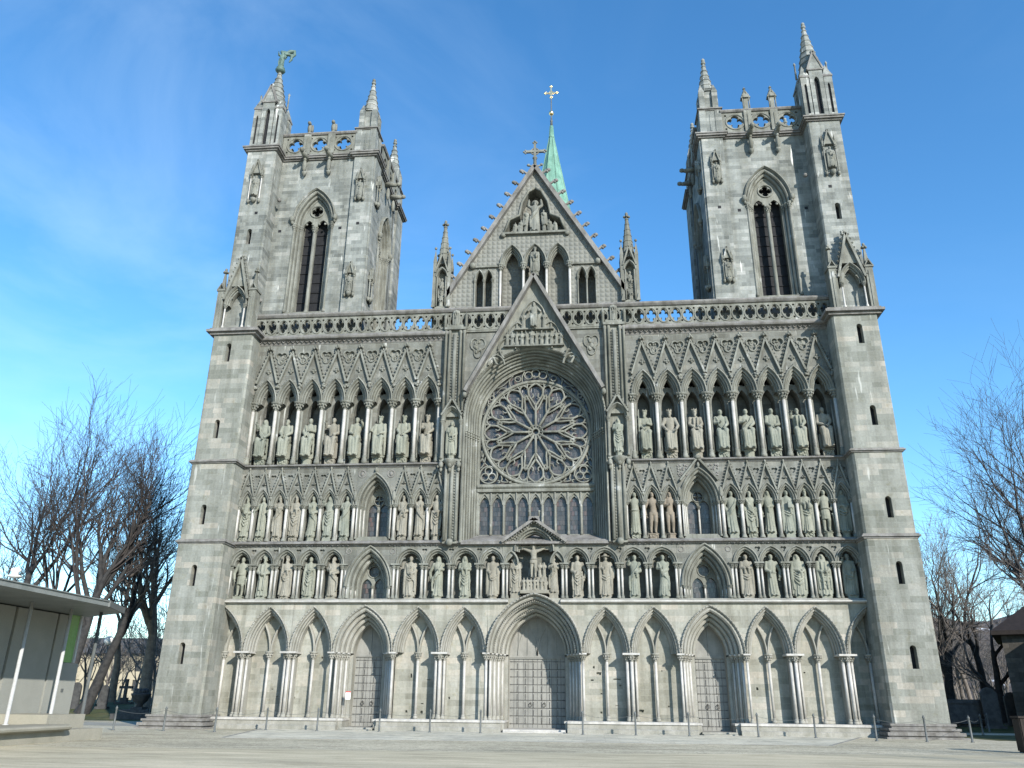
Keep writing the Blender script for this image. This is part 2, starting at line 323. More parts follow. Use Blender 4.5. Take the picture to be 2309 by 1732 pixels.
def studs_along(mb, path, off, y, gap, r, mat=0, skip=1):
    P = off_poly(path, off); acc = gap*.5
    for (x0, z0), (x1, z1) in zip(P, P[1:]):
        d = math.hypot(x1-x0, z1-z0); t = acc
        while t < d:
            mb.stud(x0+(x1-x0)*t/d, y, z0+(z1-z0)*t/d, r, mat); t += gap
        acc = t-d
def line_path(x0, z0, x1, z1):
    dx, dz = x1-x0, z1-z0; l = math.hypot(dx, dz); nx, nz = -dz/l, dx/l
    if nz < 0: nx, nz = -nx, -nz
    return [(x0, z0, nx, nz), (x1, z1, nx, nz)]
def bar(mb, x0, z0, x1, z1, w_, y0, y1, mat=0):
    """raking coping bar between two points"""
    dx, dz = x1-x0, z1-z0; l = math.hypot(dx, dz); nx, nz = -dz/l*w_/2, dx/l*w_/2
    mb.prism([(x0+nx, z0+nz), (x1+nx, z1+nz), (x1-nx, z1-nz), (x0-nx, z0-nz)], y0, y1, mat)
def torus(mb, cx, cz, y, R, r, n=28, k=6, mat=0):
    vs = [(cx+(R+r*math.cos(2*PI*j/k))*math.cos(2*PI*i/n), y+r*math.sin(2*PI*j/k), cz+(R+r*math.cos(2*PI*j/k))*math.sin(2*PI*i/n)) for i in range(n) for j in range(k)]
    mb.add(vs, [(i*k+j, ((i+1) % n)*k+j, ((i+1) % n)*k+(j+1) % k, i*k+(j+1) % k) for i in range(n) for j in range(k)], mat, True)
def capital(mb, cx, cy, z0, z1, r0, r1, mat=0, ab=None, seed=0):
    """leafy capital: bell, two rows of curled leaves and a moulded abacus"""
    h = z1-z0
    mb.lathe([(r0*1.15, z0), (r0*1.25, z0+h*.06), (r0, z0+h*.1), (r0*1.05, z0+h*.35), (r1*.8, z0+h*.75)], cx, cy, 10, mat)
    for row, (zz, rr, q) in enumerate(((.33, r0+(r1-r0)*.25, .16), (.62, r0+(r1-r0)*.72, .19))):
        for j in range(8):
            t = 2*PI*(j+.5*row)/8
            mb.ell((cx+rr*math.cos(t), cy+rr*math.sin(t), z0+h*zz), (q*r1*1.1, q*r1*1.1, h*.15), 5, 4, mat)
    am = mat if ab is None else ab
    mb.lathe([(r1*.9, z0+h*.76), (r1*1.02, z0+h*.82), (r1*1.1, z0+h*.9), (r1*1.1, z1)], cx, cy, 12, am, False)
def column(mb, cx, cy, z0, zc, z1, r, bh=.25, rc=None, stone=0, marble=1, cap=True):
    """base, marble shaft, leafy capital"""
    rc = rc or r*2
    mb.lathe([(r*1.75, z0), (r*1.75, z0+bh*.35), (r*1.5, z0+bh*.4), (r*1.6, z0+bh*.55), (r*1.2, z0+bh*.7), (r*1.4, z0+bh*.82), (r*1.05, z0+bh)], cx, cy, 10, stone)
    mb.lathe([(r, z0+bh), (r, zc)], cx, cy, 12, marble)
    if cap: capital(mb, cx, cy, zc, z1, r, rc, stone)
# ================================================================== THE CATHEDRAL
C = empty('cathedral')
tag(C, 'grey-green Gothic stone cathedral front with rose window, statue rows and two square towers', 'cathedral')
HOOD = [(.0, .02), (.0, -.12), (-.035, -.15), (-.07, -.12), (-.10, -.03)]
wall = MB(); lowwall = MB(); trim = MB(); lowtrim = MB()
def row_plate(mb, xs, z0, h, ztop, y, off=-.02, holes=(), depth=.12, mat=0, back=0, skew=None):
    poly = [(xs[0], ztop), (xs[-1], ztop)]
    for a, b in list(zip(xs, xs[1:]))[::-1]:
        pts = off_poly(arch_path((a+b)/2, (b-a)/2, z0, h, 8), off)[::-1]
        pts = [(min(max(x, a+.004), b-.004), z) for x, z in pts]
        poly += [(b-.002, z0)] + pts[1:-1] + [(a+.002, z0)]
    mb.plate(poly, holes, y, depth, mat, back)
# ---- ground storey: back walls, spandrels, plinth
GB = [(-16.46, 1.24), (-13.975, 1.245), (-11.585, 1.155), (-6.045, 1.225), (-3.62, 1.2), (3.62, 1.2), (6.045, 1.225), (11.585, 1.155), (13.975, 1.245), (16.46, 1.24)]
PORT = [(-8.85, 1.58, 2.37), (8.85, 1.58, 2.37), (0, 2.42, 2.95)]
# chipped joints and putlog holes in the arcade wall
putlog = []; rgp = random.Random(12)
for x, z, w2, h2 in ((-6.56, 1.16, .07, .07), (-5.78, 1.13, .09, .08), (-6.40, 2.87, .05, .14), (-5.77, 1.54, .09, .03), (-5.43, 2.67, .17, .025), (-4.39, 1.82, .05, .07), (-15.02, 3.01, .06, .03), (-13.7, 2.16, .07, .025), (-12.52, 1.76, .09, .03), (-11.75, 2.83, .05, .03), (-13.4, 1.79, .09, .025), (-11.2, 3.72, .05, .06),
                    (2.96, 3.33, .05, .07), (3.2, 3.04, .13, .08), (2.87, 2.72, .08, .04), (4.13, 2.78, .2, .035), (5.25, 1.31, .14, .08), (3.3, 2.09, .06, .03), (4.07, 1.54, .12, .02), (3.28, 1.22, .06, .05), (10.95, 2.39, .06, .08), (4.25, 2.48, .06, .04), (6.35, 3.18, .05, .03), (6.6, 1.53, .04, .04), (13.3, 3.15, .05, .04)):
    q = [(-1, -.8), (.9, -1), (1, .7), (-.3, 1), (-.9, .6)]
    putlog.append([(x+w2*a_*rgp.uniform(.7, 1.1), z+h2*c_*rgp.uniform(.7, 1.1)) for a_, c_ in q])
for x0, x1 in ((-16.7, -10.43), (-7.27, -2.42), (2.42, 7.27), (10.43, 16.7)):
    lowwall.plate([(x0, .28), (x1, .28), (x1, 6.42), (x0, 6.42)], [h_ for h_ in putlog if x0 < h_[0][0] < x1], .72, .16, 0, back=0)
for cx, a in GB:
    x0, x1 = max(cx-a, -16.7), min(cx+a, 16.7)
    path = [p for p in off_poly(arch_path(cx, a, 3.98, 2.28, 10), -.03) if -16.69 < p[0] < 16.69]
    lowwall.plate([(x1, 6.42), (x1, 3.98)] + path[::-1] + [(x0, 3.98), (x0, 6.42)] if abs(cx) < 16 else
                  ([(x1, 6.42), (x1, 3.98)] + path[::-1] + [(x0, 6.42)] if cx < 0 else [(x1, 6.42)] + path[::-1] + [(x0, 3.98), (x0, 6.42)]), [], 0, .1)
for cx, a, h in PORT:
    path = off_poly(arch_path(cx, a, 3.98 if a < 2 else 3.95, h, 12), -.03)
    if a < 2: lowwall.plate([(cx+a, 6.42), (cx+a, 3.98)] + path[::-1] + [(cx-a, 3.98), (cx-a, 6.42)], [], 0, .1)
    else:
        left = [p for p in path if p[1] < 6.41 and p[0] < 0]; right = [p for p in path if p[1] < 6.41 and p[0] > 0]
        lowwall.plate([(cx-a, 6.42)] + [(left[-1][0], 6.42)] + left[::-1], [], 0, .1)
        lowwall.plate([(cx+a, 6.42), (cx+a, 3.95)] + right[::-1] + [(right[0][0], 6.42)], [], 0, .1)
for x0, x1 in ((-16.6, -9.85), (-7.85, -1.62), (1.62, 7.85), (9.85, 16.6)):        # plinth between the doors
    lowtrim.runx([(.75, .2), (-.42, .2), (-.42, .46), (-.36, .50), (-.24, .50), (-.24, .70), (.75, .70)], x0, x1, 0)
    lowtrim.runx([(.74, .705), (-.30, .705), (-.30, .80), (-.25, .825), (.74, .825)], x0, x1, 1)
for cx, a, h in PORT:                                                              # plinth returns under the portal shafts
    for s in (-1, 1):
        i0 = .80 if a < 2 else 1.5
        xa, xb = sorted((cx+s*i0, cx+s*(a-.02)))
        lowtrim.box(xa, xb, -.02, 1.2 if a < 2 else 1.75, .2, .70, 0); lowtrim.box(xa-.04, xb+.04, -.06, 1.21 if a < 2 else 1.76, .703, .80, 1)
# marble string over the ground storey (the great portal breaks through it)
for x0, x1 in ((-16.65, -1.35), (1.35, 16.65)):
    lowtrim.runx([(.3, 6.40), (-.08, 6.40), (-.20, 6.43), (-.24, 6.46), (-.24, 6.52), (.3, 6.52)], x0, x1, 1)
    lowtrim.runx([(.3, 6.522), (-.2, 6.522), (-.02, 6.64), (.78, 6.64), (.78, 6.60)], x0, x1, 0)
bay_cols = []
for cx, a in GB:
    b = MB()
    p = arch_path(cx, a-.01, 3.98, 2.28, 12)
    prof = HOOD+orders(-.10, 0, [(.085, .16), (.085, .16), (.07, .42)])
    if abs(cx) > 16: p = [q for q in p if abs(q[0]) < 16.62]
    b.strip(p, prof)
    studs_along(b, p, -.03, -.14, .19, .055)
    for k in (-1, 1):
        pp = arch_path(cx+k*.44, .41, 3.98, 1.40, 8)
        if abs(cx) > 16: pp = [q for q in pp if abs(q[0]) < 16.62]
        if len(pp) > 2: b.strip(pp, [(.05, .72), (.05, .55), (.02, .49), (-.02, .49), (-.05, .55), (-.06, .72)])
    o = b.build('arcade_bay', ['carve_low'], C)
    if abs(cx) < 16 or 1:
        q = MB(); column(q, cx if abs(cx) < 16 else math.copysign(16.42, cx), .47, .83, 3.6, 4.0, .07, .22, .2); q.build('column', ['carve_low', 'marble'], o)
    if True:
        xs_ = [cx-a, cx+a]
        for xx in xs_:
            k = round(xx, 1)
            if abs(xx) < 16 and not any(abs(xx-t) < .3 for t in bay_cols):
                bay_cols.append(xx)
                if min(abs(abs(xx)-10.4), abs(abs(xx)-7.25), abs(abs(xx)-2.42)) < .3: continue
                q = MB()
                column(q, xx-.19, .10, .83, 3.58, 3.9, .085, .22, .17); column(q, xx+.02, -.04, .83, 3.58, 3.9, .085, .22, .19); column(q, xx+.22, .12, .83, 3.58, 3.9, .065, .22, .16)
                q.box(xx-.24, xx+.24, .16, .72, .83, 3.7, 0); q.box(xx-.42, xx+.42, -.27, .72, 3.89, 3.98, 1)
                q.build('column_cluster', ['carve_low', 'marble'], o)
# ---- portals and doors
def hold_ring(mb, x, y, z):
    torus(mb, x, z-.09, y-.05, .085, .014, 16, 5); mb.ell((x, y-.03, z), (.04, .04, .04), 6, 4)
for cx, a, h in PORT:
    big = a > 2; z0 = 3.95
    yb = 1.80 if big else 1.22; n = 5 if big else 4; w_ = .168 if big else .175; d = yb/n
    P = MB(); p = arch_path(cx, a, z0, h, 14)
    hood = [(o, y-(.16 if big else 0)) for o, y in HOOD]
    P.strip(p, hood+orders(-.10, 0, [(w_, d)]*n))
    studs_along(P, p, -.03, -.31 if big else -.14, .19, .055)
    if big:
        for o_, y_ in ((-.35, .1), (-.69, .62)): studs_along(P, p, o_, y_, .11, .05)
        P.strip(p, [(0, -.14), (.05, .0), (.05, .3)])
    for s in (-1, 1):
        for i in range(n):
            x1 = cx+s*(a-.06); x0 = cx+s*(a-.10-w_*(i+1)+.0)
            P.box(min(x0, x1)+.001*i, max(x0, x1)-.001*i, d*(i+1)+(.07 if i < n-1 else -.10), d*(i+1)+(d if i < n-1 else .12), .5, z0-.06)
        xa, xb = sorted((cx+s*(a+.16), cx+s*(a-.10-w_*n)))
        P.runx([(-.14, z0-.05), (-.14, z0+.02), (yb, z0+.02), (yb, z0-.05)], xa, xb, 1) if False else None
        for i in range(n):
            xc = cx+s*(a+.02-w_*i); yc = -.04+d*i
            P.box(xc-.18, xc+.18, yc-.2, yc+.3, z0-.05+.001*i, z0+.02+.001*i, 1)
    po = P.build('portal', ['carve_low', 'marble'], C)
    for s in (-1, 1):
        for i in range(n):
            q = MB(); column(q, cx+s*(a+.02-w_*i), -.02+d*i, .81, 3.58, 3.9, .062 if not big else .066, .2, .165); q.build('column', ['carve_low', 'marble'], po)
    # door leaf: planked, strapped, tympanum with mullions
    ia = a-.10-w_*n-.005; c_ = (h*h-a*a)/(2*a); Ri = a+c_-(a-ia); hi = math.sqrt(max(Ri*Ri-c_*c_, .01))
    D = MB(); zb = .42; yo = yb; yb = 2.3 if big else 1.62
    rv_ = MB(); rv_.strip(arch_path(cx, ia, z0, hi, 12, .3), [(.0, yo-.12), (.0, yb+.02)]); rv_.build('door_reveal', ['carve_low'], C)
    D.prism(arch_poly(cx, ia+.04, z0, hi+.04, zb, 10), yb-.02, yb+.08, 0)
    D.box(cx-ia, cx+ia, yb-.07, yb-.022, z0-.10, z0+.0, 0)
    D.box(cx-ia, cx+ia, yb-.09, yb-.024, z0-.16, z0-.115, 0)
    nb = 12 if big else 7
    for i in range(1, nb): xx = cx-ia+2*ia*i/nb; D.box(xx-.007, xx+.007, yb-.03, yb-.021, zb+.02, z0-.16, 2)
    if big:
        for xx in (-.98, -.5, .0, .5, .98):
            zt = z0+math.sqrt(max(Ri*Ri-(abs(xx)+c_)**2, .1))
            D.box(cx+xx-.03, cx+xx+.03, yb-.07, yb-.021, z0, zt, 0)
        for s in (-1, 1):
            D.strip([(x, z, nx, nz) for x, z, nx, nz in arch_path(cx+s*.5, .5, z0, 1.5, 8)], [(.04, yb-.021), (.04, yb-.08), (-.03, yb-.08), (-.03, yb-.021)], 0)
    else:
        D.box(cx-.035, cx+.035, yb-.07, yb-.021, z0, z0+hi, 0)
    do = D.build('door', ['door', 'marble', 'iron'], C)
    S = MB(); nv = 6 if big else 2; rows = 9
    xsv = [cx-ia+2*ia*(i+.0)/(nv+1) for i in range(1, nv+1)]
    for j in range(rows):
        zz = zb+.20+(z0-zb-.5)*j/(rows-1)
        S.box(cx-ia+.03, cx-.02, yb-.042, yb-.0255, zz-.014, zz+.014); S.box(cx+.02, cx+ia-.03, yb-.042, yb-.0255, zz-.014, zz+.014)
        for xx in xsv+[cx-ia+.1, cx+ia-.1]: S.stud(xx, yb-.05, zz, .028)
    for xx in xsv:
        for j in range(rows-1):
            za = zb+.20+(z0-zb-.5)*j/(rows-1); zb_ = zb+.20+(z0-zb-.5)*(j+1)/(rows-1)
            S.box(xx-.016, xx+.016, yb-.046, yb-.0262, za+.0, zb_-.08)
    S.build('ironwork', ['iron'], do)
    for s in (-1, 1):
        q = MB(); hold_ring(q, cx+s*(.36 if big else .24), yb-.04, 1.62); q.build('door_ring', ['iron'], do)
    st = MB(); st.box(cx-ia-.05, cx+ia+.05, -.30, yb, .2, .415); st.box(cx-ia-.02, cx+ia+.02, -.62, -.3, .2, .335); st.build('doorstep', ['marble' if big else 'carve_low'], C)
# ---- upper storeys: common masonry behind
for x0, x1, ya, za, zb in ((-16.7, 16.7, .78, 6.4, 9.6), (-16.7, -4.0, .66, 9.4, 13.9), (4.0, 16.7, .66, 9.4, 13.9)):
    pass
XL1 = [10.22, 11.5, 12.8, 14.08, 15.31, 16.6]; XL1b = [1.55, 2.92, 4.43, 5.88, 7.4]
XL2 = [9.94, 10.92, 11.84, 12.8, 13.75, 14.71, 15.66, 16.52]; XL2b = [4.9, 5.82, 6.76, 7.66]
XL3 = [5.47, 6.82, 8.2, 9.6, 10.97, 12.35, 13.73, 15.1, 16.46]
W1 = (8.82, 1.27, 7.28, 2.14); W2 = (8.8, 1.06, 11.62, 1.86)          # statue-row windows: centre, half span, spring, rise
niche_of = {1: [], 2: [], 3: []}
def cusp(b, cx, a, z0, h, y, s):
    x = cx+s*a*.62; z = z0+h*.50
    b.prism([(cx+s*a*.98, z0+h*.18), (x, z-.02), (cx+s*a*.80, z0+h*.62)], y, y+.07)
    b.ell((x-s*.01, y+.03, z-.02), (.045, .045, .045), 6, 4)
for s in (-1, 1):
    T = lambda x, y, z, s=s: (s*x, y, z)
    # -- first statue row
    wall.T = T; trim = MB(T)
    for xs in (XL1b, XL1):
        tre = [foil(x, 9.13, .15, 3, 6, PI/2+PI) for x in xs[1:-1]]
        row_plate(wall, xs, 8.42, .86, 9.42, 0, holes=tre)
    wall.quad((1.5, .72, 6.6), (7.56, .72, 6.6), (7.56, .72, 9.42), (1.5, .72, 9.42)); wall.quad((10.08, .72, 6.6), (16.7, .72, 6.6), (16.7, .72, 9.42), (10.08, .72, 9.42))
    wall.box(7.42, 7.56, .02, .8, 6.6, 8.44); wall.box(10.08, 10.2, .02, .8, 6.6, 8.44)
    # spandrel round the window of the first row
    cx, a, z0, h = W1
    path = off_poly(arch_path(cx, a, z0, h, 10, 6.6), -.02)
    wall.plate([(10.2, 6.6), (10.2, 9.42), (7.42, 9.42), (7.42, 6.6)] + path, [], .003, .1) if False else None
    wall.plate([(7.41, 9.42), (7.41, 6.6)] + path[:len(path)//2+1] + [(cx, 9.42)], [], .003, .1)
    wall.plate([(10.21, 9.42), (cx, 9.42)] + path[len(path)//2:] + [(10.21, 6.6)], [], .003, .1)
    for x in (7.62, 10.02): torus(trim, x, 9.12, .0, .13, .03, 16, 5)
    # string 1
    trim.runx([(.8, 9.40), (-.04, 9.40), (-.10, 9.46), (-.26, 9.50), (-.27, 9.55), (-.05, 9.68), (.8, 9.68)], 2.15 if False else 1.62, 16.66)
    for i in range(52):
        x = 1.8+i*.285
        if not 7.9 < x < 9.8: trim.ell((x, -.08, 9.43), (.075, .05, .045), 5, 4)
    trim.build('string_course', ['string'], C); trim = MB(T)
    # -- second statue row
    for xs in (XL2b, XL2):
        tre = [foil(x, 13.28, .17, 3, 6, -PI/2) for x in xs[1:-1]]+([foil(16.3, 13.28, .17, 3, 6, -PI/2)] if xs is XL2 else [])
        row_plate(wall, xs, 11.66, .96, 13.8, .0, holes=tre)
    wall.quad((4.0, .62, 9.6), (7.75, .62, 9.6), (7.75, .62, 13.8), (4.0, .62, 13.8)); wall.quad((9.86, .62, 9.6), (16.7, .62, 9.6), (16.7, .62, 13.8), (9.86, .62, 13.8))
    wall.box(7.66, 7.75, .02, .7, 9.6, 11.68); wall.box(9.86, 9.94, .02, .7, 9.6, 11.68)
    cx, a, z0, h = W2
    path = off_poly(arch_path(cx, a, z0, h, 10, 9.65), -.02)
    wall.plate([(7.65, 13.8), (7.65, 9.65)] + path[:len(path)//2+1] + [(cx, 13.8)], [], .003, .1)
    wall.plate([(9.95, 13.8), (cx, 13.8)] + path[len(path)//2:] + [(9.95, 9.65)], [], .003, .1)
    for x in (7.98, 9.62):
        if s < 0: torus(trim, x, 13.4, .0, .2, .035, 18, 5); trim.ell((x, .0, 13.4), (.1, .06, .13), 6, 5)
        else:
            rr = random.Random(5)
            for _ in range(26): trim.ell((x+rr.uniform(-.24, .24), .0, 13.3+rr.uniform(-.32, .36)), (.06, .05, .06), 5, 4)
    trim.runx([(.66, 13.76), (-.03, 13.76), (-.08, 13.83), (-.22, 13.88), (-.23, 13.93), (-.02, 14.02), (.66, 14.02)], 5.15, 16.66)
    trim.build('string_course', ['string'], C); trim = MB(T)
    # -- third statue row: arcade in front of a dark wall passage
    shields = [foil(x, 20.62, .36, 3, 8, -PI/2, .95, 1.1) for x in XL3[1:-1]]+[foil(16.25, 20.62, .3, 3, 8, -PI/2, .7, 1.1), foil(5.62, 20.62, .3, 3, 8, -PI/2, .6, 1.1)]
    row_plate(wall, [5.25]+XL3[1:-1]+[16.62], 17.77, 1.44, 21.45, .0, holes=shields, depth=.09) if False else None
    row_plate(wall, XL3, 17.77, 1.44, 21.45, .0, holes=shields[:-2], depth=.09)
    wall.box(16.46, 16.7, .002, .3, 13.9, 21.45); wall.box(5.2, 5.47, .002, .3, 13.9, 21.45)
    lan = []
    for a_, b_ in zip(XL3, XL3[1:]): c0 = (a_+b_)/2; lan.append(arch_poly(c0, .35, 17.35, .8, 14.45, 6)); lan.append(foil(c0, 18.58, .27, 3, 6, PI/2))
    wall.plate([(5.2, 13.95), (16.7, 13.95), (16.7, 19.6), (5.2, 19.6)], lan, .74, .8, 0, back=0)
    trim.runx([(.8, 21.42), (-.02, 21.42), (-.07, 21.52), (-.1, 21.62), (-.34, 21.70), (-.38, 21.78), (-.38, 21.86), (-.2, 22.0), (.8, 22.0)], 4.9, 16.7)
    for i in range(40):
        x = 5.3+i*.287
        for dx, dz in ((0, 0), (.07, .05), (-.07, .05)): trim.ell((x+dx, -.13, 21.56+dz), (.055, .06, .05), 5, 4)
    for i, q in enumerate(shields[:-2]):
        sh = MB(T); x0 = XL3[1+i]
        def nrm(x, z): l = max(math.hypot(x-x0, z-20.62), .01); return ((x-x0)/l, (z-20.62)/l)
        sh.strip([(x, z, *nrm(x, z)) for x, z in q], [(.06, .0), (.05, -.07), (-.01, -.07), (-.03, .08)], 0, False, True)
        for _ in range(10): sh.ell((x0+random.uniform(-.17, .17), .07, 20.62+random.uniform(-.3, .22)), (.07, .06, .09), 6, 4)
        sh.build('carved_shield', ['carve'], C)
    trim.build('cornice', ['string'], C)
    # balustrade
    zs = 22.0
    hx = [16.6-.7*i for i in range(22)]; hx = [x for x in hx if x > 1.85]
    holes = [foil(x, 22.6, .41, 4, 7, PI/2, .66, 1.0) for x in hx]+[circ(x+.35, z, .065, 8) for x in hx[1:] for z in (22.22, 22.98)]
    bal = MB(T); bal.plate([(1.55, 22.0), (17.0, 22.0), (17.0, 23.2), (1.55, 23.2)], holes, -.12, .24)
    bal.plate([(1.55, 22.0), (17.0, 22.0), (17.0, 23.2), (1.55, 23.2)], [[p for p in h_] for h_ in holes], .12, 0)
    for x in hx:
        e = [(x+.315*math.cos(2*PI*i/20), 22.6+.47*math.sin(2*PI*i/20), math.cos(2*PI*i/20), math.sin(2*PI*i/20)) for i in range(20)]
        bal.strip(e, [(.03, -.12), (.03, -.16), (-.03, -.16), (-.03, -.12)], 0, False, True)
    bal.runx([(.26, 23.2), (-.2, 23.2), (-.26, 23.27), (-.30, 23.33), (-.30, 23.41), (-.1, 23.53), (.22, 23.53), (.26, 23.45)], 1.2, 17.0, 1)
    bal.build('balustrade', ['carve', 'string'], C)
wall.T = None
pp_ = off_poly(arch_path(0, 2.42, 3.95, 2.95, 40), -.03)
lo_ = [q for q in pp_ if q[0] < 0 and 6.36 < q[1] < 6.66]
for k in (-1, 1): lowwall.plate([(k*x, z) for x, z in [(-1.75, 6.36), (-1.75, 6.66)] + lo_[::-1]], [], .004, .1)
wall.quad((-1.6, .72, 6.6), (1.6, .72, 6.6), (1.6, .72, 9.46), (-1.6, .72, 9.46))
def shafts_row(rowno, xs, s, yc, r, z0, zc, z1, bh, rc, double, parent_of):
    for i, x in enumerate(xs):
        q = MB()
        if double:
            column(q, s*x-.09, yc, z0, zc, z1-.05, .062, bh, .12); column(q, s*x+.11, yc+.03, z0, zc, z1-.05, .055, bh, .11)
            q.box(s*x-.13, s*x+.13, yc+.1, yc+.6, z0, zc+.1, 0); q.box(s*x-.24, s*x+.24, yc-.15, yc+.5, z1-.07, z1+.01, 0)
        else:
            column(q, s*x, yc, z0, zc, z1-.02, r, bh, rc)
            q.box(s*x-.10, s*x+.10, yc+.16, yc+.62, z0, zc+.1, 0)
            if rowno == 3: q.lathe([(.07, z0), (.07, zc)], s*x+.16, yc+.18, 8, 0); q.lathe([(.06, z0), (.06, zc)], s*x-.16, yc+.24, 8, 0)
            q.box(s*x-rc, s*x+rc, yc-rc*.4, yc+.55, z1-.03, z1+.02, 0)
        q.build('column', ['carve', 'marble'], parent_of[min(i, len(parent_of)-1)])
gb = 0
for s in (-1, 1):
    for rowno, xss in ((1, (XL1b, XL1)), (2, (XL2b, XL2)), (3, (XL3,))):
        for xs in xss:
            par = []
            for a_, b_ in zip(xs, xs[1:]):
                cx = s*(a_+b_)/2; a = (b_-a_)/2; b = MB()
                if rowno == 1:
                    p = arch_path(cx, a-.01, 8.42, .84, 10)
                    b.strip(p, [(.02, .02), (.02, -.09), (-.03, -.11), (-.06, -.03)]+orders(-.06, 0, [(.09, .14), (.08, .3)]))
                    for k in (-1, 1): cusp(b, cx, a-.2, 8.42, .72, .16, k)
                elif rowno == 2:
                    p = arch_path(cx, a-.01, 11.68, .92, 8)
                    b.strip(p, [(.02, .02), (.02, -.08), (-.03, -.10), (-.06, -.02)]+orders(-.06, 0, [(.08, .12), (.07, .3)]))
                    for k in (-1, 1):
                        bar(b, cx+k*(a-.03), 12.18, cx+k*.02, 13.58, .075, -.15, .0)
                        studs_along(b, line_path(cx+k*(a-.03), 12.22, cx+k*.02, 13.6), .085, -.08, .17, .05)
                        b.ell((cx+k*.0, -.06, 12.88+.0), (.07, .05, .1), 5, 4); b.ell((cx+k*.07, -.06, 12.86), (.05, .05, .045), 5, 4)
                    b.lathe([(.03, 13.55), (.05, 13.62), (.025, 13.68), (.06, 13.73), (.05, 13.8), (.0, 13.86)], cx, -.09, 6)
                    b.ell((cx-s*0-a, -.07, 12.08), (.09, .1, .12), 6, 4)
                else:
                    p = arch_path(cx, a-.01, 17.79, 1.42, 10)
                    b.strip(p, [(.03, .02), (.03, -.12), (-.03, -.15), (-.07, -.04)]+orders(-.07, 0, [(.10, .13), (.10, .13), (.09, .4)]))
                    studs_along(b, p, .05, -.09, .2, .055)
                    for k in (-1, 1):
                        cusp(b, cx, a-.32, 17.79, .95, .32, k)
                        bar(b, cx+k*(a-.04), 18.95, cx+k*.02, 20.86, .10, -.2, .0)
                        studs_along(b, line_path(cx+k*(a-.04), 18.95, cx+k*.02, 20.9), .13, -.1, .235, .072)
                    for dx, dz in ((0, .12), (.1, 0), (-.1, 0), (0, -.1), (0, 0)): b.ell((cx+dx, -.05, 19.72+dz), (.075, .06, .075), 5, 4)
                    b.lathe([(.045, 20.8), (.06, 20.92), (.035, 21.0)], cx, -.13, 6)
                    for k in range(6): b.ell((cx+.12*math.cos(k*PI/3), -.14+.1*math.sin(k*PI/3), 21.1+.03*(k % 2)), (.07, .06, .08), 5, 4)
                    b.ell((cx, -.14, 21.25), (.075, .075, .12), 6, 4)
                    for k in (-1, 1):                       # carved heads and leaves where the gables meet
                        for _ in range(3): b.ell((cx+k*(a-.02)+random.uniform(-.06, .06), -.1+random.uniform(-.05, .05), 18.75+random.uniform(-.15, .15)), (.085, .08, .09), 5, 4)
                o = b.build('niche', ['carve'], C); par.append(o); niche_of[rowno].append((cx, o))
            if rowno == 1: shafts_row(1, xs if xs is XL1b else xs, s, .02, .06, 6.64, 8.12, 8.44, .2, .2, True, par)
            if rowno == 2: shafts_row(2, xs, s, .02, .085, 9.68, 11.46, 11.68, .2, .17, False, par)
            if rowno == 3: shafts_row(3, xs, s, .06, .095, 14.02, 17.27, 17.79, .48, .27, False, par)
# ---- centre canopy with the crucifixion, over the great portal
b = MB()
p = arch_path(0, .92, 8.8, 1.25, 12); hoodp = [(.05, .02), (.05, -.16), (-.02, -.19), (-.06, -.05)]
b.strip(arch_path(0, 1.02, 9.1, 1.15, 12, 9.05), hoodp+orders(-.06, -.02, [(.09, .2), (.08, .4)]))
studs_along(b, arch_path(0, 1.02, 9.1, 1.15, 12), -.02, -.17, .14, .035)
for k in (-1, 1):
    b.strip(arch_path(k*1.22, .36, 8.44, .62, 8), [(.05, .02), (.05, -.12), (-.02, -.14), (-.05, 0), (-.12, .1), (-.12, .5)])
    bar(b, k*1.72, 9.52, k*.0, 10.72, .15, -.42, .05, 1)
    studs_along(b, line_path(k*1.72, 9.5, 0, 10.7), -.12, -.4, .16, .045)
    for i in range(8): b.ell((k*(1.25-.1*i)+.0, -.1, 9.5+.1*i), (.08, .05, .07), 5, 4)
b.plate([(-1.68, 9.48), (0, 10.66), (1.68, 9.48), (1.68, 8.45), (1.5, 8.45)] + off_poly(arch_path(0, 1.0, 9.0, 1.22, 12), 0)[::-1] + [(-1.5, 8.45), (-1.68, 8.45)], [], -.02, .1)
b.prism([(-.3, 10.62), (.3, 10.62), (.27, 10.85), (-.27, 10.85)], -.42, .0, 1)
for k in (-1, 1): b.lathe([(.05, 10.85), (.05, 11.1), (.075, 11.13), (.06, 11.2)], k*.26, -.2, 6)
canopy = b.build('canopy', ['carve', 'string'], C)
# ---- rose window zone
A = (0, 3.95, 16.5, 4.2)
rz = MB()
prof = [(.05, .0), (.05, -.32), (-.02, -.36), (-.08, -.2)]+orders(-.08, -.06, [(.11, .21), (.11, .21), (.11, .21), (.11, .21), (.11, .21), (.10, .21)], 4)
rp_ = arch_path(*A, 18, 9.5)
rz.strip(rp_, prof)
studs_along(rz, rp_[1:-1], .0, -.34, .2, .055); studs_along(rz, rp_, -.70, 1.12, .16, .05)
for s in (-1, 1):
    for i in range(6):
        rz.ell((s*(3.95-.13-.11*i), -.08+.21*i, 15.66), (.085, .09, .09), 6, 4); rz.ell((s*(3.95-.13-.11*i), -.1+.21*i, 15.5), (.07, .08, .06), 6, 4)
        rz.box(s*(3.95-.13-.11*i)-.09, s*(3.95-.13-.11*i)+.09, -.16+.21*i, .06+.21*i, 15.74+.001*i, 15.81+.001*i)
RO = rz.build('rose_window', ['carve'], C)
wall.plate([(-4.1, 22.0), (-4.1, 9.5)] + off_poly(rp_, -.02)[:len(rp_)//2+1] + [(0, 22.0)], [], .0, .1)
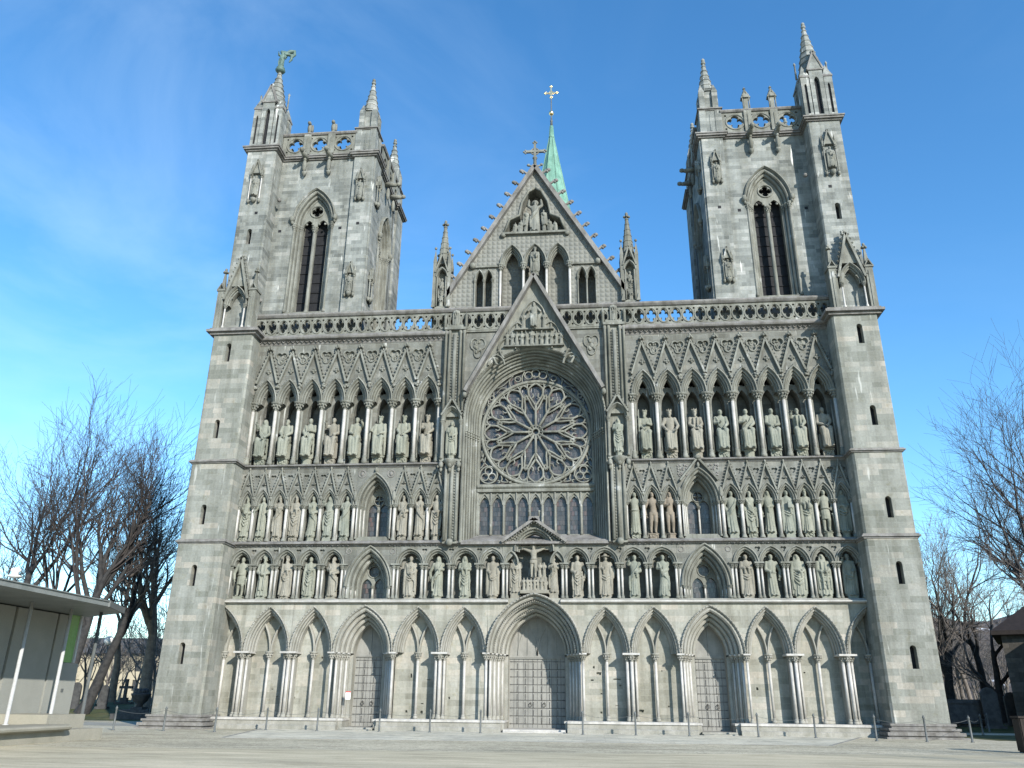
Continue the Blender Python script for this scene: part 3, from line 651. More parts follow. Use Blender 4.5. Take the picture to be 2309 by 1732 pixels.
wall.plate([(4.1, 22.0), (0, 22.0)] + off_poly(rp_, -.02)[len(rp_)//2:] + [(4.1, 9.5)], [], .0, .1)
tr = MB(); cx, cz, RR = 0, 16.02, 3.06; yt = 1.04
c0 = (4.2**2-3.95**2)/(2*3.95); Ri = 3.95+c0-.73; ia = 3.22; hi = math.sqrt(Ri*Ri-c0*c0)
inner = arch_poly(0, ia, 16.5, hi, 12.95, 16)
ip = arch_path(0, ia, 16.5, hi, 16, 12.97)
tr.strip(ip, [(.03, yt+.1), (.0, yt-.04), (-.07, yt-.04), (-.07, yt+.16)])
torus(tr, 0, cz, yt-.0, RR+.02, .10, 72, 6); torus(tr, 0, cz, yt+.02, RR-.12, .035, 72, 5)
def ring(x, z, r, q=.042):
    torus(tr, x, z, yt+.02, r, q, 22, 5)
def tw_(pts, q=.04):
    P = [Vector((x, yt+.03, z)) for x, z in pts]; o_ = []
    for i in range(len(P)-1):
        p0, p1, p2, p3 = P[max(i-1, 0)], P[i], P[i+1], P[min(i+2, len(P)-1)]
        for j in range(4):
            t = j/4; o_.append(.5*((2*p1)+(p2-p0)*t+(2*p0-5*p1+4*p2-p3)*t*t+(3*p1-p0-3*p2+p3)*t*t*t))
    o_.append(P[-1]); tr.tube(o_, [q]*len(o_), 5)
for s in (-1, 1):
    ring(s*2.66, 13.53, .50, .05)
    for k in range(3): t = PI/2+k*2*PI/3; ring(s*2.66+.235*math.cos(t), 13.53+.235*math.sin(t), .2, .04)
    tw_([(s*2.1, 13.05), (s*1.9, 13.25), (s*1.95, 13.5)]); tw_([(s*2.15, 13.2), (s*1.75, 13.1), (s*1.35, 13.12)]); tw_([(s*1.7, 13.3), (s*1.45, 13.06), (s*1.0, 13.0)])
    tw_([(s*3.15, 13.9), (s*2.95, 14.15), (s*2.85, 14.6)]); tw_([(s*2.7, 14.03), (s*3.0, 14.4), (s*3.08, 14.95)]); tw_([(s*3.15, 14.3), (s*2.95, 14.8), (s*3.12, 15.3)])
    ring(s*.42, 19.50, .23); ring(s*1.05, 19.28, .17); ring(s*2.55, 18.15, .13)
    tw_([(s*.65, 19.75), (s*.8, 19.4), (s*.75, 19.05)]); tw_([(s*1.25, 19.6), (s*1.55, 19.2), (s*1.45, 18.75)]); tw_([(s*1.4, 19.45), (s*1.85, 18.95), (s*2.25, 18.75)]); tw_([(s*1.65, 18.7), (s*2.0, 18.75), (s*2.3, 18.4)])
    tw_([(s*2.45, 18.5), (s*2.5, 17.95), (s*2.85, 17.7)]); tw_([(s*2.75, 18.0), (s*2.8, 17.4), (s*3.1, 17.1)])
ring(0, 19.62, .24)
def pol(r, t): return (r*math.sin(t), yt+.02, cz+r*math.cos(t))
def curve(pts, rad, n=5): 
    P = [Vector(pol(*q)) for q in pts]; outp = []
    for i in range(len(P)-1):
        p0, p1, p2, p3 = P[max(i-1, 0)], P[i], P[i+1], P[min(i+2, len(P)-1)]
        for j in range(4):
            t = j/4; outp.append(.5*((2*p1)+(p2-p0)*t+(2*p0-5*p1+4*p2-p3)*t*t+(3*p1-p0-3*p2+p3)*t*t*t))
    outp.append(P[-1]); k = len(outp)
    tr.tube(outp, [rad]*k, n)
torus(tr, 0, cz, yt, .2, .06, 24, 6); torus(tr, 0, cz, yt, .40, .035, 24, 5)
for k in range(12):
    t = k*PI/6; d = PI/12
    tr.tube([pol(.2, t), pol(1.62, t)], [.08, .072], 5)
    tr.ell(pol(1.55, t), (.09, .07, .09), 6, 4)
    for s in (-1, 1):
        curve([(1.6, t), (1.9, t+s*.10), (2.3, t+s*.175), (2.65, t+s*.155), (2.88, t+s*.06), (2.97, t)], .066)          # onion at the head of the spoke
        curve([(1.25, t), (1.6, t+s*.14), (2.0, t+s*.2), (2.35, t+s*d)], .062)                                            # ogee to the neighbour
        curve([(2.0, t+s*d), (2.35, t+s*(d-.085)), (2.65, t+s*(d-.10)), (2.85, t+s*(d-.05)), (2.93, t+s*d)], .055)       # small drop between
        curve([(2.05, t+s*.13), (2.15, t+s*.06), (2.32, t+s*.075)], .044); curve([(2.5, t+s*.165), (2.75, t+s*.18), (3.0, t+s*.155)], .048)
    tr.ell(pol(2.93, t), (.06, .05, .06), 5, 4)
tr.runx([(1.2, 12.52), (.92, 12.52), (.90, 12.62), (.96, 12.70), (.86, 12.80), (.88, 12.90), (1.0, 12.98), (1.2, 12.98)], -3.25, 3.25)
for i in range(72): tr.stud(-3.2+6.4*i/71, .87, 12.75, .028)
# nine lancets under the rose
mull = [-3.2+6.4*i/9 for i in range(10)]
lan = []
for a_, b_ in zip(mull, mull[1:]): lan.append(arch_poly((a_+b_)/2, .27, 11.75, .5, 10.16, 6))
tr.plate([(-3.25, 10.1), (3.25, 10.1), (3.25, 12.55), (-3.25, 12.55)], lan, 1.08, .10)
for x in mull: tr.lathe([(.07, 10.1), (.07, 10.25), (.05, 10.3), (.05, 12.5)], x, 1.04, 6)
for a_, b_ in zip(mull, mull[1:]):
    q = (a_+b_)/2
    tr.strip([(x, z, nx, nz) for x, z, nx, nz in arch_path(q, .31, 11.8, .64, 6)], [(.03, 1.08), (.03, 1.0), (-.03, 1.0), (-.04, 1.08)])
tr.build('tracery', ['carve'], RO)
gl = MB(); gl.box(-3.3, 3.3, 1.24, 1.27, 10.0, 20.1); gl.build('glass', ['glass'], RO)
si = MB(); si.runx([(1.3, 10.14), (1.1, 10.14), (-.18, 9.56), (-.26, 9.52), (-.26, 9.42), (1.3, 9.42)], -3.9, 3.9); si.build('window_sill', ['string'], RO)
# steep gable over the rose
g = MB()
for k in (-1, 1): bar(g, k*3.88, 17.95, k*.0, 25.25, .20, -.86, .1, 1)
ap = off_poly(arch_path(*A, 18), .02)
g.plate([(-3.75, 18.05), (0, 25.1), (3.75, 18.05)] + [q for q in ap[::-1] if q[1] > 18.1], [], -.38, .3)
g.plate([(-3.75, 18.05), (0, 25.1), (3.75, 18.05)] + [q for q in ap[::-1] if q[1] > 18.1], [], .02, .3)
g.strip(arch_path(0, .62, 22.6, 1.0, 8), [(.06, -.38), (.06, -.5), (0, -.52), (-.04, -.38)])
for k in (-1, 1):
    g.strip(arch_path(k*.95, .48, 21.5, .7, 7), [(.06, -.38), (.06, -.5), (0, -.52), (-.04, -.38)])
    g.strip(arch_path(k*1.55, .48, 20.55, .7, 7), [(.06, -.38), (.06, -.5), (0, -.52), (-.04, -.38)])
    g.strip(arch_path(k*2.15, .45, 19.6, .6, 7), [(.06, -.38), (.06, -.48), (0, -.5), (-.04, -.38)])
g.box(-1.15, 1.15, -.62, -.36, 21.72, 21.8); g.box(-1.75, 1.75, -.6, -.36, 20.68, 20.76)
for k in (-1, 1): g.ell((k*3.9, -.6, 17.78), (.14, .2, .2), 6, 5)
ROG = g.build('rose_gable', ['carve', 'string'], C)
for s in (-1, 1):                                             # carved cusped panels beside the gable
    T = lambda x, y, z, s=s: (s*x, y, z)
    t = MB(T); q = foil(3.3, 20.95, .52, 3, 8, -PI/2, .85, 1.3)
    path = [(x, z, *( (lambda dx, dz: (dx/max(math.hypot(dx, dz), .01), dz/max(math.hypot(dx, dz), .01)))(x-3.3, z-20.95))) for x, z in q]
    t.strip(path, [(.05, 0), (.04, -.08), (-.02, -.08), (-.04, 0)], 0, False, True)
    for _ in range(9): t.ell((3.3+random.uniform(-.2, .2), -.02, 20.95+random.uniform(-.35, .35)), (.1, .07, .13), 6, 4)
    t.build('carved_panel', ['carve'], C)
# ---- slim buttresses either side of the rose
for s in (-1, 1):
    T = lambda x, y, z, s=s: (s*x, y, z)
    b = MB(T)
    b.box(4.12, 4.9, -.34, .2, 9.45, 13.95)
    for x in (4.2, 4.5, 4.82): b.lathe([(.09, 9.6), (.09, 13.9)], x, -.38, 8)
    for i in range(26): b.ell((4.33, -.36, 9.75+i*.16), (.05, .06, .075), 5, 4)
    b.ell((4.5, -.42, 9.5), (.2, .2, .2), 7, 5)
    for x in (4.12, 4.62, 5.1): b.ell((x, -.55, 13.72), (.14, .16, .2), 6, 5); b.ell((x, -.5, 13.45), (.09, .1, .14), 6, 4)
    b.lathe([(.05, 13.5), (.28, 13.8), (.36, 13.95), (.36, 14.02)], 4.62, -.45, 8)
    b.box(4.02, 5.22, -.42, .2, 13.95, 14.08)
    b.box(4.02, 4.2, -.30, .2, 14.08, 16.4); b.box(5.04, 5.22, -.30, .2, 14.08, 16.4); b.quad((4.2, .0, 14.08), (5.04, .0, 14.08), (5.04, .0, 16.6), (4.2, .0, 16.6))
    for x in (4.1, 5.14):
        b.lathe([(.085, 14.08), (.085, 14.2), (.055, 14.25), (.055, 16.05)], x, -.42, 8); capital(b, x, -.42, 16.05, 16.35, .06, .11)
    b.strip(arch_path(4.62, .52, 16.35, .75, 8), [(.06, .0), (.06, -.5), (0, -.54), (-.05, -.42), (-.12, -.3), (-.12, .1)])
    for k in (-1, 1): bar(b, 4.62+k*.58, 16.6, 4.62, 17.6, .09, -.58, -.3); studs_along(b, line_path(4.62+k*.58, 16.6, 4.62, 17.6), .07, -.5, .17, .05)
    b.box(4.12, 5.12, -.22, .2, 16.6, 22.0)
    for x in (4.08, 4.3, 4.94, 5.16): b.lathe([(.075, 16.9), (.075, 21.7), (.1, 21.75), (.1, 21.95)], x, -.30, 8)
    b.lathe([(.12, 17.4), (.12, 21.7)], 4.62, -.28, 8)
    for i in range(24):
        for x in (4.47, 4.77): b.ell((x, -.27, 17.4+i*.18), (.05, .05, .07), 5, 4)
    b.box(4.0, 5.24, -.45, .25, 21.95, 22.1); b.box(4.15, 5.09, -.38, .2, 22.1, 22.25)
    for x in (4.0, 5.24): b.lathe([(.09, 22.0), (.09, 22.75), (.11, 22.78), (.0, 23.15)], x, -.3, 6)
    b.build('buttress', ['carve'], C)
# ---- statue-row windows
for s in (-1, 1):
    for (cx, a, z0, h), zb, top in ((W1, 6.66, 1), (W2, 9.78, 2)):
        cx = s*cx; p = arch_path(cx, a, z0, h, 12, zb)
        b = MB(); n = 3
        b.strip(arch_path(cx, a, z0, h, 12), [(.02, .02), (.02, -.12), (-.04, -.15), (-.1, -.03), (-.1, .1)])
        b.strip(p, orders(-.08, 0, [(.17 if top == 1 else .12, .28)]*n)+[(-.08-n*(.17 if top == 1 else .12), 1.2)])
        ii = a-.08-n*(.17 if top == 1 else .12); c_ = (h*h-a*a)/(2*a); Rr_ = a+c_-(a-ii); hh = math.sqrt(Rr_*Rr_-c_*c_)
        for k in (-1, 1):
            for i in range(n):
                xx = cx+k*(a-.12-(.17 if top == 1 else .12)*i); yy = -.02+.28*i
                column(b, xx, yy, zb, z0-.16, z0+.02, .042, .14, .09)
            if top == 2: b.ell((cx+k*(a+.02), -.1, z0+.5), (.13, .14, .3), 6, 5)
        if top == 2: b.ell((cx, -.12, z0+h+.12), (.09, .1, .16), 6, 4)
        if top == 2 and s > 0:
            for k in (-1, 1): bar(b, cx+k*1.0, 12.75, cx, 13.98, .10, -.24, 0)
            b.ell((cx, -.2, 14.0), (.2, .14, .12), 7, 4)
        if top == 2: b.prism([(cx-1.0, 9.66), (cx+1.0, 9.66), (cx+.75, 9.9), (cx-.75, 9.9)], -.02, 1.1, 0)
        o = b.build('window', ['carve', 'marble'], C)
        t = MB(); inn = arch_poly(cx, ii+.02, z0, hh+.02, zb, 10)
        hw = ii*.43; zl = z0+(.08 if top == 1 else -.12)
        hl = [arch_poly(cx+k*ii*.5, hw, zl, hw*1.5, zb+.05, 6) for k in (-1, 1)]; rc_ = ii*.47; zc_ = zl+hw*1.5+rc_*.72
        if top == 1: zc_ = z0+hh*.62; rc_ = ii*.46
        t.plate(inn, hl+[circ(cx, zc_, rc_, 20)], 1.0, .1)
        torus(t, cx, zc_, .99, rc_, .04, 20, 5)
        if top == 2: t.tube([(cx-rc_, 1.0, zc_), (cx+rc_, 1.0, zc_)], .035, 5); t.tube([(cx, 1.0, zc_-rc_), (cx, 1.0, zc_+rc_)], .035, 5)
        column(t, cx, .90, zb, zl-.12, zl+.06, .05, .15, .1)
        t.build('tracery', ['carve', 'marble'], o)
        q = MB(); q.box(cx-ii-.1, cx+ii+.1, 1.14, 1.17, zb-.1, z0+hh+.15); q.build('glass', ['glass'], o)
# unseen slab and core added so no light leaks through the screen
core = MB(); core.box(-16.6, 16.6, 2.45, 3.6, .2, 21.9); core.box(-16.6, 16.6, -.1, 3.6, 21.9, 21.99)
for x0, x1 in ((-16.6, -3.4), (3.4, 16.6)): core.box(x0, x1, .8, 2.4, 19.6, 21.88)
core.box(-16.6, 16.6, .8, 2.4, 6.42, 6.6); core.box(-16.6, -3.4, .75, 2.4, 9.45, 9.62); core.box(3.4, 16.6, .75, 2.4, 9.45, 9.62)
core.build('light_block_core', ['carve'], C)
for x in (-3.6, 3.6): wall.box(min(x, x*1.15), max(x, x*1.15), .98, 2.4, 6.6, 21.9)
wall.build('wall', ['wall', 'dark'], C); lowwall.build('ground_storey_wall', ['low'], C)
lowtrim.build('plinth', ['carve_low', 'marble'], C)
# ================================================================== nave gable, spirelets, nave roof, copper spire
ng = MB(); y0 = .62
sp_ = 8.97/5.3
big3 = [arch_poly(cx, .64, 26.75, 1.15, 23.6, 8) for cx in (-1.42, 0, 1.42)]
sm = [arch_poly(cx, .24, 25.75, .6, 23.6, 6) for cx in (-3.42, -2.86, 2.86, 3.42)]
tre_out = [(-1.95, 28.95), (1.95, 28.95), (1.6, 29.9), (.95, 30.2), (.8, 31.2), (.4, 31.95), (0, 32.2), (-.4, 31.95), (-.8, 31.2), (-.95, 30.2), (-1.6, 29.9)]
ng.plate([(-5.3, 22.0), (5.3, 22.0), (5.3, 24.7), (0, 33.75), (-5.3, 24.7)], big3+sm+[tre_out], y0, .95, 0, back=0, wallmat=1)
for k in (-1, 1):
    bar(ng, k*5.45, 24.55, 0, 33.82, .26, y0-.34, y0+.5, 2); 
    lp = line_path(k*5.4, 24.6, 0, 33.9)
    for i in range(11):
        t = (i+.45)/11.2; x = k*5.4*(1-t); z = 24.6+9.3*t
        dx, dz = k*.86, .51
        ng.tube([(x, y0-.05, z), (x+dx*.28, y0-.05, z+dz*.28), (x+dx*.42+k*.02, y0-.05, z+dz*.42+.1), (x+dx*.55, y0-.05, z+.22+dz*.2)], [.11, .085, .07, .06], 5, 2)
        ng.ell((x+dx*.6, y0-.05, z+.30), (.15, .13, .12), 7, 5, 2); ng.ell((x+dx*.5, y0-.05, z+.18), (.10, .12, .09), 6, 4, 2)
    ng.tube([(x_, y0-.06, z_) for x_, z_ in [(k*1.95, 28.92), (k*1.6, 29.95), (k*.98, 30.25), (k*.82, 31.2), (k*.4, 32.0), (0, 32.25)]], .085, 6, 1)
    ng.ell((k*2.0, y0-.1, 28.8), (.2, .16, .18), 6, 4, 1)
    ng.box(min(k*2.1, k*3.9), max(k*2.1, k*3.9), y0-.14, y0, 26.55, 26.66, 1); ng.ell((k*3.85, y0-.14, 26.68), (.22, .2, .22), 6, 5, 1)
ng.box(-2.05, 2.05, y0-.22, y0+.3, 28.82, 28.95, 1)
for cx in (-1.42, 0, 1.42):
    ng.strip(arch_path(cx, .70, 26.7, 1.38, 9), [(.04, y0), (.04, y0-.16), (-.02, y0-.18), (-.06, y0-.03)]+orders(-.06, y0, [(.08, .12), (.08, .12), (.08, .2)]), 1)
for cx in (-3.42, -2.86, 2.86, 3.42):
    ng.strip(arch_path(cx, .28, 25.75, .66, 7), [(.03, y0), (.03, y0-.1), (-.02, y0-.12), (-.06, y0), (-.06, y0+.3)], 1)
GA = ng.build('gable', ['diaper', 'carve', 'string'], C)
for cx in (-2.12, -.71, .71, 2.12):
    q = MB(); column(q, cx, y0-.06, 22.1, 26.25, 26.75, .075, .3, .2); q.box(cx-.06, cx+.06, y0, y0+.4, 22.1, 26.3); q.build('column', ['carve', 'marble'], GA)
for cx in (-3.7, -3.14, -2.6, 2.6, 3.14, 3.7):
    q = MB(); column(q, cx, y0-.04, 22.1, 25.5, 25.75, .05, .2, .1, 0, 0); q.build('column', ['carve'], GA)
cr_ = MB()
cr_.lathe([(.12, 33.7), (.10, 34.5), (.16, 34.55), (.16, 34.62), (.08, 34.7)], 0, y0, 8)
cr_.box(-.075, .075, y0-.07, y0+.07, 34.6, 35.75); cr_.box(-.6, .6, y0-.071, y0+.071, 35.02, 35.18)
torus(cr_, 0, 35.1, y0, .25, .05, 20, 5)
for x, z in ((-.62, 35.1), (.62, 35.1), (0, 35.8)):
    for dx, dz in ((0, .1), (0, -.1), (.1, 0), (-.1, 0)): cr_.ell((x+dx, y0, z+dz), (.075, .07, .075), 6, 4)
for k in (-1, 1): cr_.ell((k*.42, y0, 34.05), (.12, .1, .1), 6, 4); cr_.tube([(0, y0, 33.9), (k*.36, y0, 34.0)], .06, 5)
cr_.build('cross', ['carve'], GA)
# pinnacles beside the gable
for s in (-1, 1):
    T = lambda x, y, z, s=s: (s*x, y, z)
    b = MB(T); cx = 5.72
    b.box(cx-.5, cx+.5, .35, 1.3, 22.0, 23.9)
    for dx in (-.45, .45):
        for y in (.38, 1.25): b.box(cx+dx-.1, cx+dx+.1, y-.1, y+.1, 23.9, 26.9); b.lathe([(.15, 26.9), (.15, 27.0), (.0, 27.9)], cx+dx, y, 4, 0, False, PI/4); b.ell((cx+dx, y, 27.95), (.09, .09, .1), 6, 4)
        b.lathe([(.05, 23.9), (.05, 25.9)], cx+dx*.6, .3, 6); b.prism([(cx+dx-.12, 23.8), (cx+dx+.12, 23.8), (cx+dx, 24.3)], .2, .3)
    b.box(cx-.34, cx+.34, .75, 1.25, 23.9, 26.9)
    b.strip(arch_path(cx, .34, 25.9, .6, 7), [(.06, .6), (.06, .25), (0, .22), (-.05, .3), (-.05, .75)])
    for k in (-1, 1): bar(b, cx+k*.4, 26.2, cx, 27.5, .08, .2, .4)
    b.lathe([(.42, 26.9), (.36, 27.5), (.1, 29.7), (.14, 29.74), (.1, 29.82)], cx, .85, 8, 0, False)
    for i in range(6): b.lathe([(.42-.052*i, 27.25+i*.42), (.42-.052*i, 27.3+i*.42)], cx, .85, 8, 0, False)
    for k in range(4): b.ell((cx+.13*math.cos(k*PI/2), .85+.13*math.sin(k*PI/2), 29.95), (.1, .1, .09), 6, 4)
    b.ell((cx, .85, 30.15), (.1, .1, .14), 6, 5)
    b.build('pinnacle', ['carve'], C)
nv = MB(); nv.prism([(-5.2, 20), (5.2, 20), (5.2, 24.4), (0, 33.3), (-5.2, 24.4)], 1.75, 46, 0); nv.box(-10.5, 10.5, 3.7, 46, .2, 19, 1); nv.build('nave_roof', ['slate', 'wall'], C)
sx_, sy2 = -1.0, 50
spz = MB(); spz.box(sx_-5.2, sx_+5.2, sy2-5.2, sy2+5.2, .2, 46, 1)
prof = [(6.0, 46), (5.3, 47.5), (.34, 75.4), (.22, 77.4)]
spz.lathe(prof, sx_, sy2, 8, 0, False, PI/8)
for k in range(8):
    t = PI/8+k*PI/4; spz.tube([(sx_+r*math.cos(t)*1.0, sy2+r*math.sin(t)*1.0, z) for r, z in prof[1:]], [.11, .07, .05], 5)
spz.lathe([(.4, 75.3), (.42, 75.5), (.36, 75.7)], sx_, sy2, 10, 0)
SPI = spz.build('spire', ['copper', 'wall'], C)
q = MB(); q.lathe([(.2, 77.3), (.15, 78.2), (.22, 78.3), (.12, 78.5), (.08, 79.2), (.07, 84)], sx_, sy2, 8); q.build('finial_rod', ['dsteel'], SPI)
q = MB(); q.ell((sx_, sy2, 79.7), (.36, .36, .4), 14, 9); q.build('gilded_ball', ['gold'], SPI)
q = MB(); zc_ = 83.3
q.box(sx_-.1, sx_+.1, sy2-.08, sy2+.08, 82.2, 84.5); q.box(sx_-.8, sx_+.8, sy2-.081, sy2+.081, zc_-.1, zc_+.1)
for x, z in ((-.8, 0), (.8, 0), (0, 1.15), (0, -.8)): 
    for dx, dz in ((.14, 0), (-.14, 0), (0, .14), (0, -.14)): q.ell((sx_+x+dx, sy2, zc_+z+dz), (.13, .1, .13), 6, 4)
torus(q, sx_, zc_, sy2, .32, .05, 20, 5)
q.build('gilded_cross', ['gold'], SPI)
# ================================================================== TOWERS
def octspire(b, cx, cy, z0, z1, r, rings=6, mat=0, studs=True):
    b.lathe([(r, z0), (.07, z1)], cx, cy, 8, mat, False, PI/8)
    for i in range(rings):
        t = (i+.3)/rings; rr = r*(1-t)+.07*t
        b.lathe([(rr+.0, z0+(z1-z0)*t-.03), (rr+.045, z0+(z1-z0)*t), (rr+.045, z0+(z1-z0)*t+.035), (rr-.03, z0+(z1-z0)*t+.06)], cx, cy, 8, mat, False, PI/8)
    b.ell((cx, cy, z1+.02), (.17, .17, .14), 8, 5, mat); b.ell((cx, cy, z1+.26), (.13, .13, .16), 8, 5, mat); b.lathe([(.1, z1+.08), (.08, z1+.2)], cx, cy, 6, mat)
def tabernacle(b, cx, y, zb, zt, w_=.34):
    """little canopied niche: corbel, two colonnettes, gabled hood"""
    h = zt-zb
    b.lathe([(.03, zb), (.16, zb+.14), (.2, zb+.3)], cx, y-.16, 7)
    for k in (-1, 1):
        b.ell((cx+k*w_, y-.1, zb+.16), (.1, .12, .16), 6, 4)
        b.lathe([(.07, zb+.28), (.045, zb+.4), (.045, zb+h*.55)], cx+k*w_, y-.14, 7, 1); b.ell((cx+k*w_, y-.14, zb+h*.57), (.09, .1, .1), 6, 4)
        b.box(cx+k*w_-.07, cx+k*w_+.07, y-.24, y, zb+h*.6, zb+h*.72); b.lathe([(.1, zb+h*.72), (.0, zb+h*.9)], cx+k*w_, y-.12, 4, 0, False)
        bar(b, cx+k*w_*.9, zb+h*.62, cx, zb+h*.95, .08, y-.3, y)
    b.prism([(cx-w_*.8, zb+h*.66), (cx+w_*.8, zb+h*.66), (cx, zb+h*.93)], y-.2, y-.02)
    b.lathe([(.06, zb+h*.9), (.08, zb+h*.97), (.0, zt)], cx, y-.15, 6)
def tower_window(cx_local, T, depthmat='dark'):
    """tall two-light belfry window drawn at u=0, wall face d=0"""
    b = MB(T); a, z0, h = 1.36, 30.45, 2.55
    p = arch_path(0, a, z0, h, 12, 24.0)
    b.strip(arch_path(0, a, z0+.25, h-.2, 12), [(.06, .02), (.06, -.16), (0, -.2), (-.05, -.1), (-.06, .05)])
    b.strip(p, orders(-.04, 0, [(.15, .2)]*3)+[(-.49, 1.0)])
    for k in (-1, 1): b.ell((k*(a+.08), -.14, z0+.3), (.17, .18, .24), 7, 5); b.ell((k*(a+.05), -.1, z0+.05), (.1, .12, .14), 6, 4)
    for k in (-1, 1):
        for i in range(3):
            xx = k*(a-.10-.15*i); yy = .0+.2*i
            b.lathe([(.11, 24.0), (.11, 24.15), (.07, 24.25), (.07, 29.95)], xx, yy, 8); capital(b, xx, yy, 29.95, 30.45, .07, .14)
    b.box(-1.3, 1.3, -.04, 1.0, 23.85, 24.02)
    t = MB(T); ia = .90; c_ = (h*h-a*a)/(2*a); Rr_ = a+c_-(a-ia); hh = math.sqrt(Rr_*Rr_-c_*c_)
    inn = arch_poly(0, ia+.02, z0, hh+.02, 24.0, 10)
    t.plate(inn, [arch_poly(k*.465, .375, 30.3, .62, 24.05, 7) for k in (-1, 1)]+[foil(0, z0+1.12, .38, 4, 7, PI/2)], .42, .14)
    torus(t, 0, z0+1.12, .40, .44, .05, 26, 6)
    for k in (-1, 1): t.ell((k*.22, .42, 30.62), (.09, .07, .09), 6, 4); t.ell((k*.62, .42, 30.62), (.09, .07, .09), 6, 4)
    t.lathe([(.15, 24.0), (.15, 24.2), (.11, 24.3), (.11, 29.9)], 0, .36, 8); capital(t, 0, .36, 29.9, 30.35, .11, .2)
    d = MB(T); d.box(-.95, .95, .93, .97, 23.9, z0+hh)  # flat dark back sheet stands in for the unlit belfry interior
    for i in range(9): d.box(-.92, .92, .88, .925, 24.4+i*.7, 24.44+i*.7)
    return b, t, d, arch_poly(0, a-.06, z0, h-.05, 24.0, 10)
TOW = {}
for s in (-1, 1):
    T = lambda x, y, z, s=s: (s*x, y, z)
    b = MB(T)
    # lower pier with slit windows, battered a touch at each string
    def slit(z0_, z1_, xc=17.9): return [(xc-.15, z0_), (xc+.15, z0_), (xc+.15, z1_-.12)]+[(xc+.15*math.cos(t), z1_-.12+.15*math.sin(t)) for t in (.5, 1.05, PI/2, 2.1, 2.6)]+[(xc-.15, z1_-.12)]
    stages = [(.9, 9.45, 16.48, 19.02, -1.32, [slit(3.28, 4.3), slit(7.15, 8.22)]), (9.45, 13.9, 16.5, 18.97, -1.28, [slit(10.4, 11.46)]), (13.9, 21.7, 16.52, 18.93, -1.22, [slit(15.28, 16.36), slit(19.96, 21.1)])]
    panes = []; bl = b; bu_ = MB(T)
    for z0_, z1_, xa, xb, ya, hol in stages:
        b = bl if z0_ < 5 else bu_
        ch = .10
        b.plate([(xa+ch, z0_), (xb-.03, z0_), (xb-.03, z1_), (xa+ch, z1_)], hol, ya, .40, 0)
        for hh_ in hol:
            xs_ = [q[0] for q in hh_]; zz_ = [q[1] for q in hh_]; panes.append((min(xs_), max(xs_), ya+.36, min(zz_), max(zz_)))
        b.quad((xa+ch, ya, z0_), (xa, ya+ch, z0_), (xa, ya+ch, z1_), (xa+ch, ya, z1_)); b.quad((xa, ya+ch, z0_), (xa, 2, z0_), (xa, 2, z1_), (xa, ya+ch, z1_))
        b.quad((xb-.03, ya, z0_), (xb, ya+.03, z0_), (xb, ya+.03, z1_), (xb-.03, ya, z1_)); b.quad((xb, ya+.03, z0_), (xb, 8.5, z0_), (xb, 8.5, z1_), (xb, ya+.03, z1_))
    b = bl
    b.box(16.6, 18.9, -.4, 8.4, .2, 21.7); b.box(10.9, 16.7, 3.1, 8.4, .2, 23)
    PX = lambda e, z0_, z1_, mat=1: b.box(16.48-e, 19.02+e, -1.32-e, 8.4, z0_, z1_, mat)
    for e, z0_, z1_ in ((.50, .15, .36), (.34, .362, .42), (.42, .422, .56), (.24, .562, .63), (.30, .632, .73), (.12, .732, .82), (.17, .822, .92)): PX(e, z0_, z1_)
    def ledge(z, e, hgt, x0=16.5, x1=18.97, y=-1.27):
        for i, (q, u0, u1) in enumerate(((.5, 0, .35), (1, .352, .7), (.6, .702, 1))): b.box(x0-e*q, x1+e*q, y-e*q, 8.45, z+hgt*u0, z+hgt*u1, 1)
    ledge(9.36, .17, .24); ledge(13.80, .16, .20); ledge(21.68, .34, .42, y=-1.18)
    pier = b.build('corner_pier', ['pier', 'string', 'dark'], C); bu_.build('pier_shaft', ['pier_up'], pier); b = MB(T)
    for xa, xb, yy, za, zb in panes:
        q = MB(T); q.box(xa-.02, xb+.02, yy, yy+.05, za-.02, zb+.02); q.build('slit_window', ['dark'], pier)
    # main shaft of the tower behind the balustrade
    X0, X1, Y0, Y1 = 10.72, 18.9, .72, 8.4
    bw, tw, dw, hole = tower_window(0, lambda u, d, z, s=s: (s*14.4+u, Y0+d, z))
    b.plate([(X0, 21.9), (X1, 21.9), (X1, 35.5), (X0, 35.5)], [[(14.4+x, z) for x, z in hole]], Y0, 1.0)
    bs, ts, ds, hole2 = tower_window(0, lambda u, d, z, s=s: (s*(X0+d), 4.4+u, z))
    bi = MB(lambda u, d, z, s=s: (s*(X0+d), u, z)); bi.plate([(Y0, 21.9), (Y1, 21.9), (Y1, 35.5), (Y0, 35.5)], [[(4.4+x, z) for x, z in hole2]], 0, 1.0)
    b.v += bi.v; n0 = len(b.v)-len(bi.v); b.f += [tuple(i+n0 for i in f) for f in bi.f]; b.mi += bi.mi; b.sm += bi.sm
    b.quad((X1, Y0, 21.9), (X1, Y1, 21.9), (X1, Y1, 35.5), (X1, Y0, 35.5)); b.quad((X0, Y1, 21.9), (X1, Y1, 21.9), (X1, Y1, 35.5), (X0, Y1, 35.5)); b.box(X0+.02, X1-.02, Y0+.02, Y1-.02, 35.3, 35.6)
    b.box(X0+1.9, X1-1.6, Y0+1.9, Y1-1.2, 21.5, 35.3, 2)
    b.box(X0-.04, 12.02, Y0-.22, Y0+.002, 21.9, 35.5); b.box(X0-.15, X0+.002, Y0-.1, 2.0, 21.9, 35.5); b.box(X0-.15, X0+.002, 6.8, Y1+.1, 21.9, 35.5)
    # outer pier, upper stage
    ch = .08
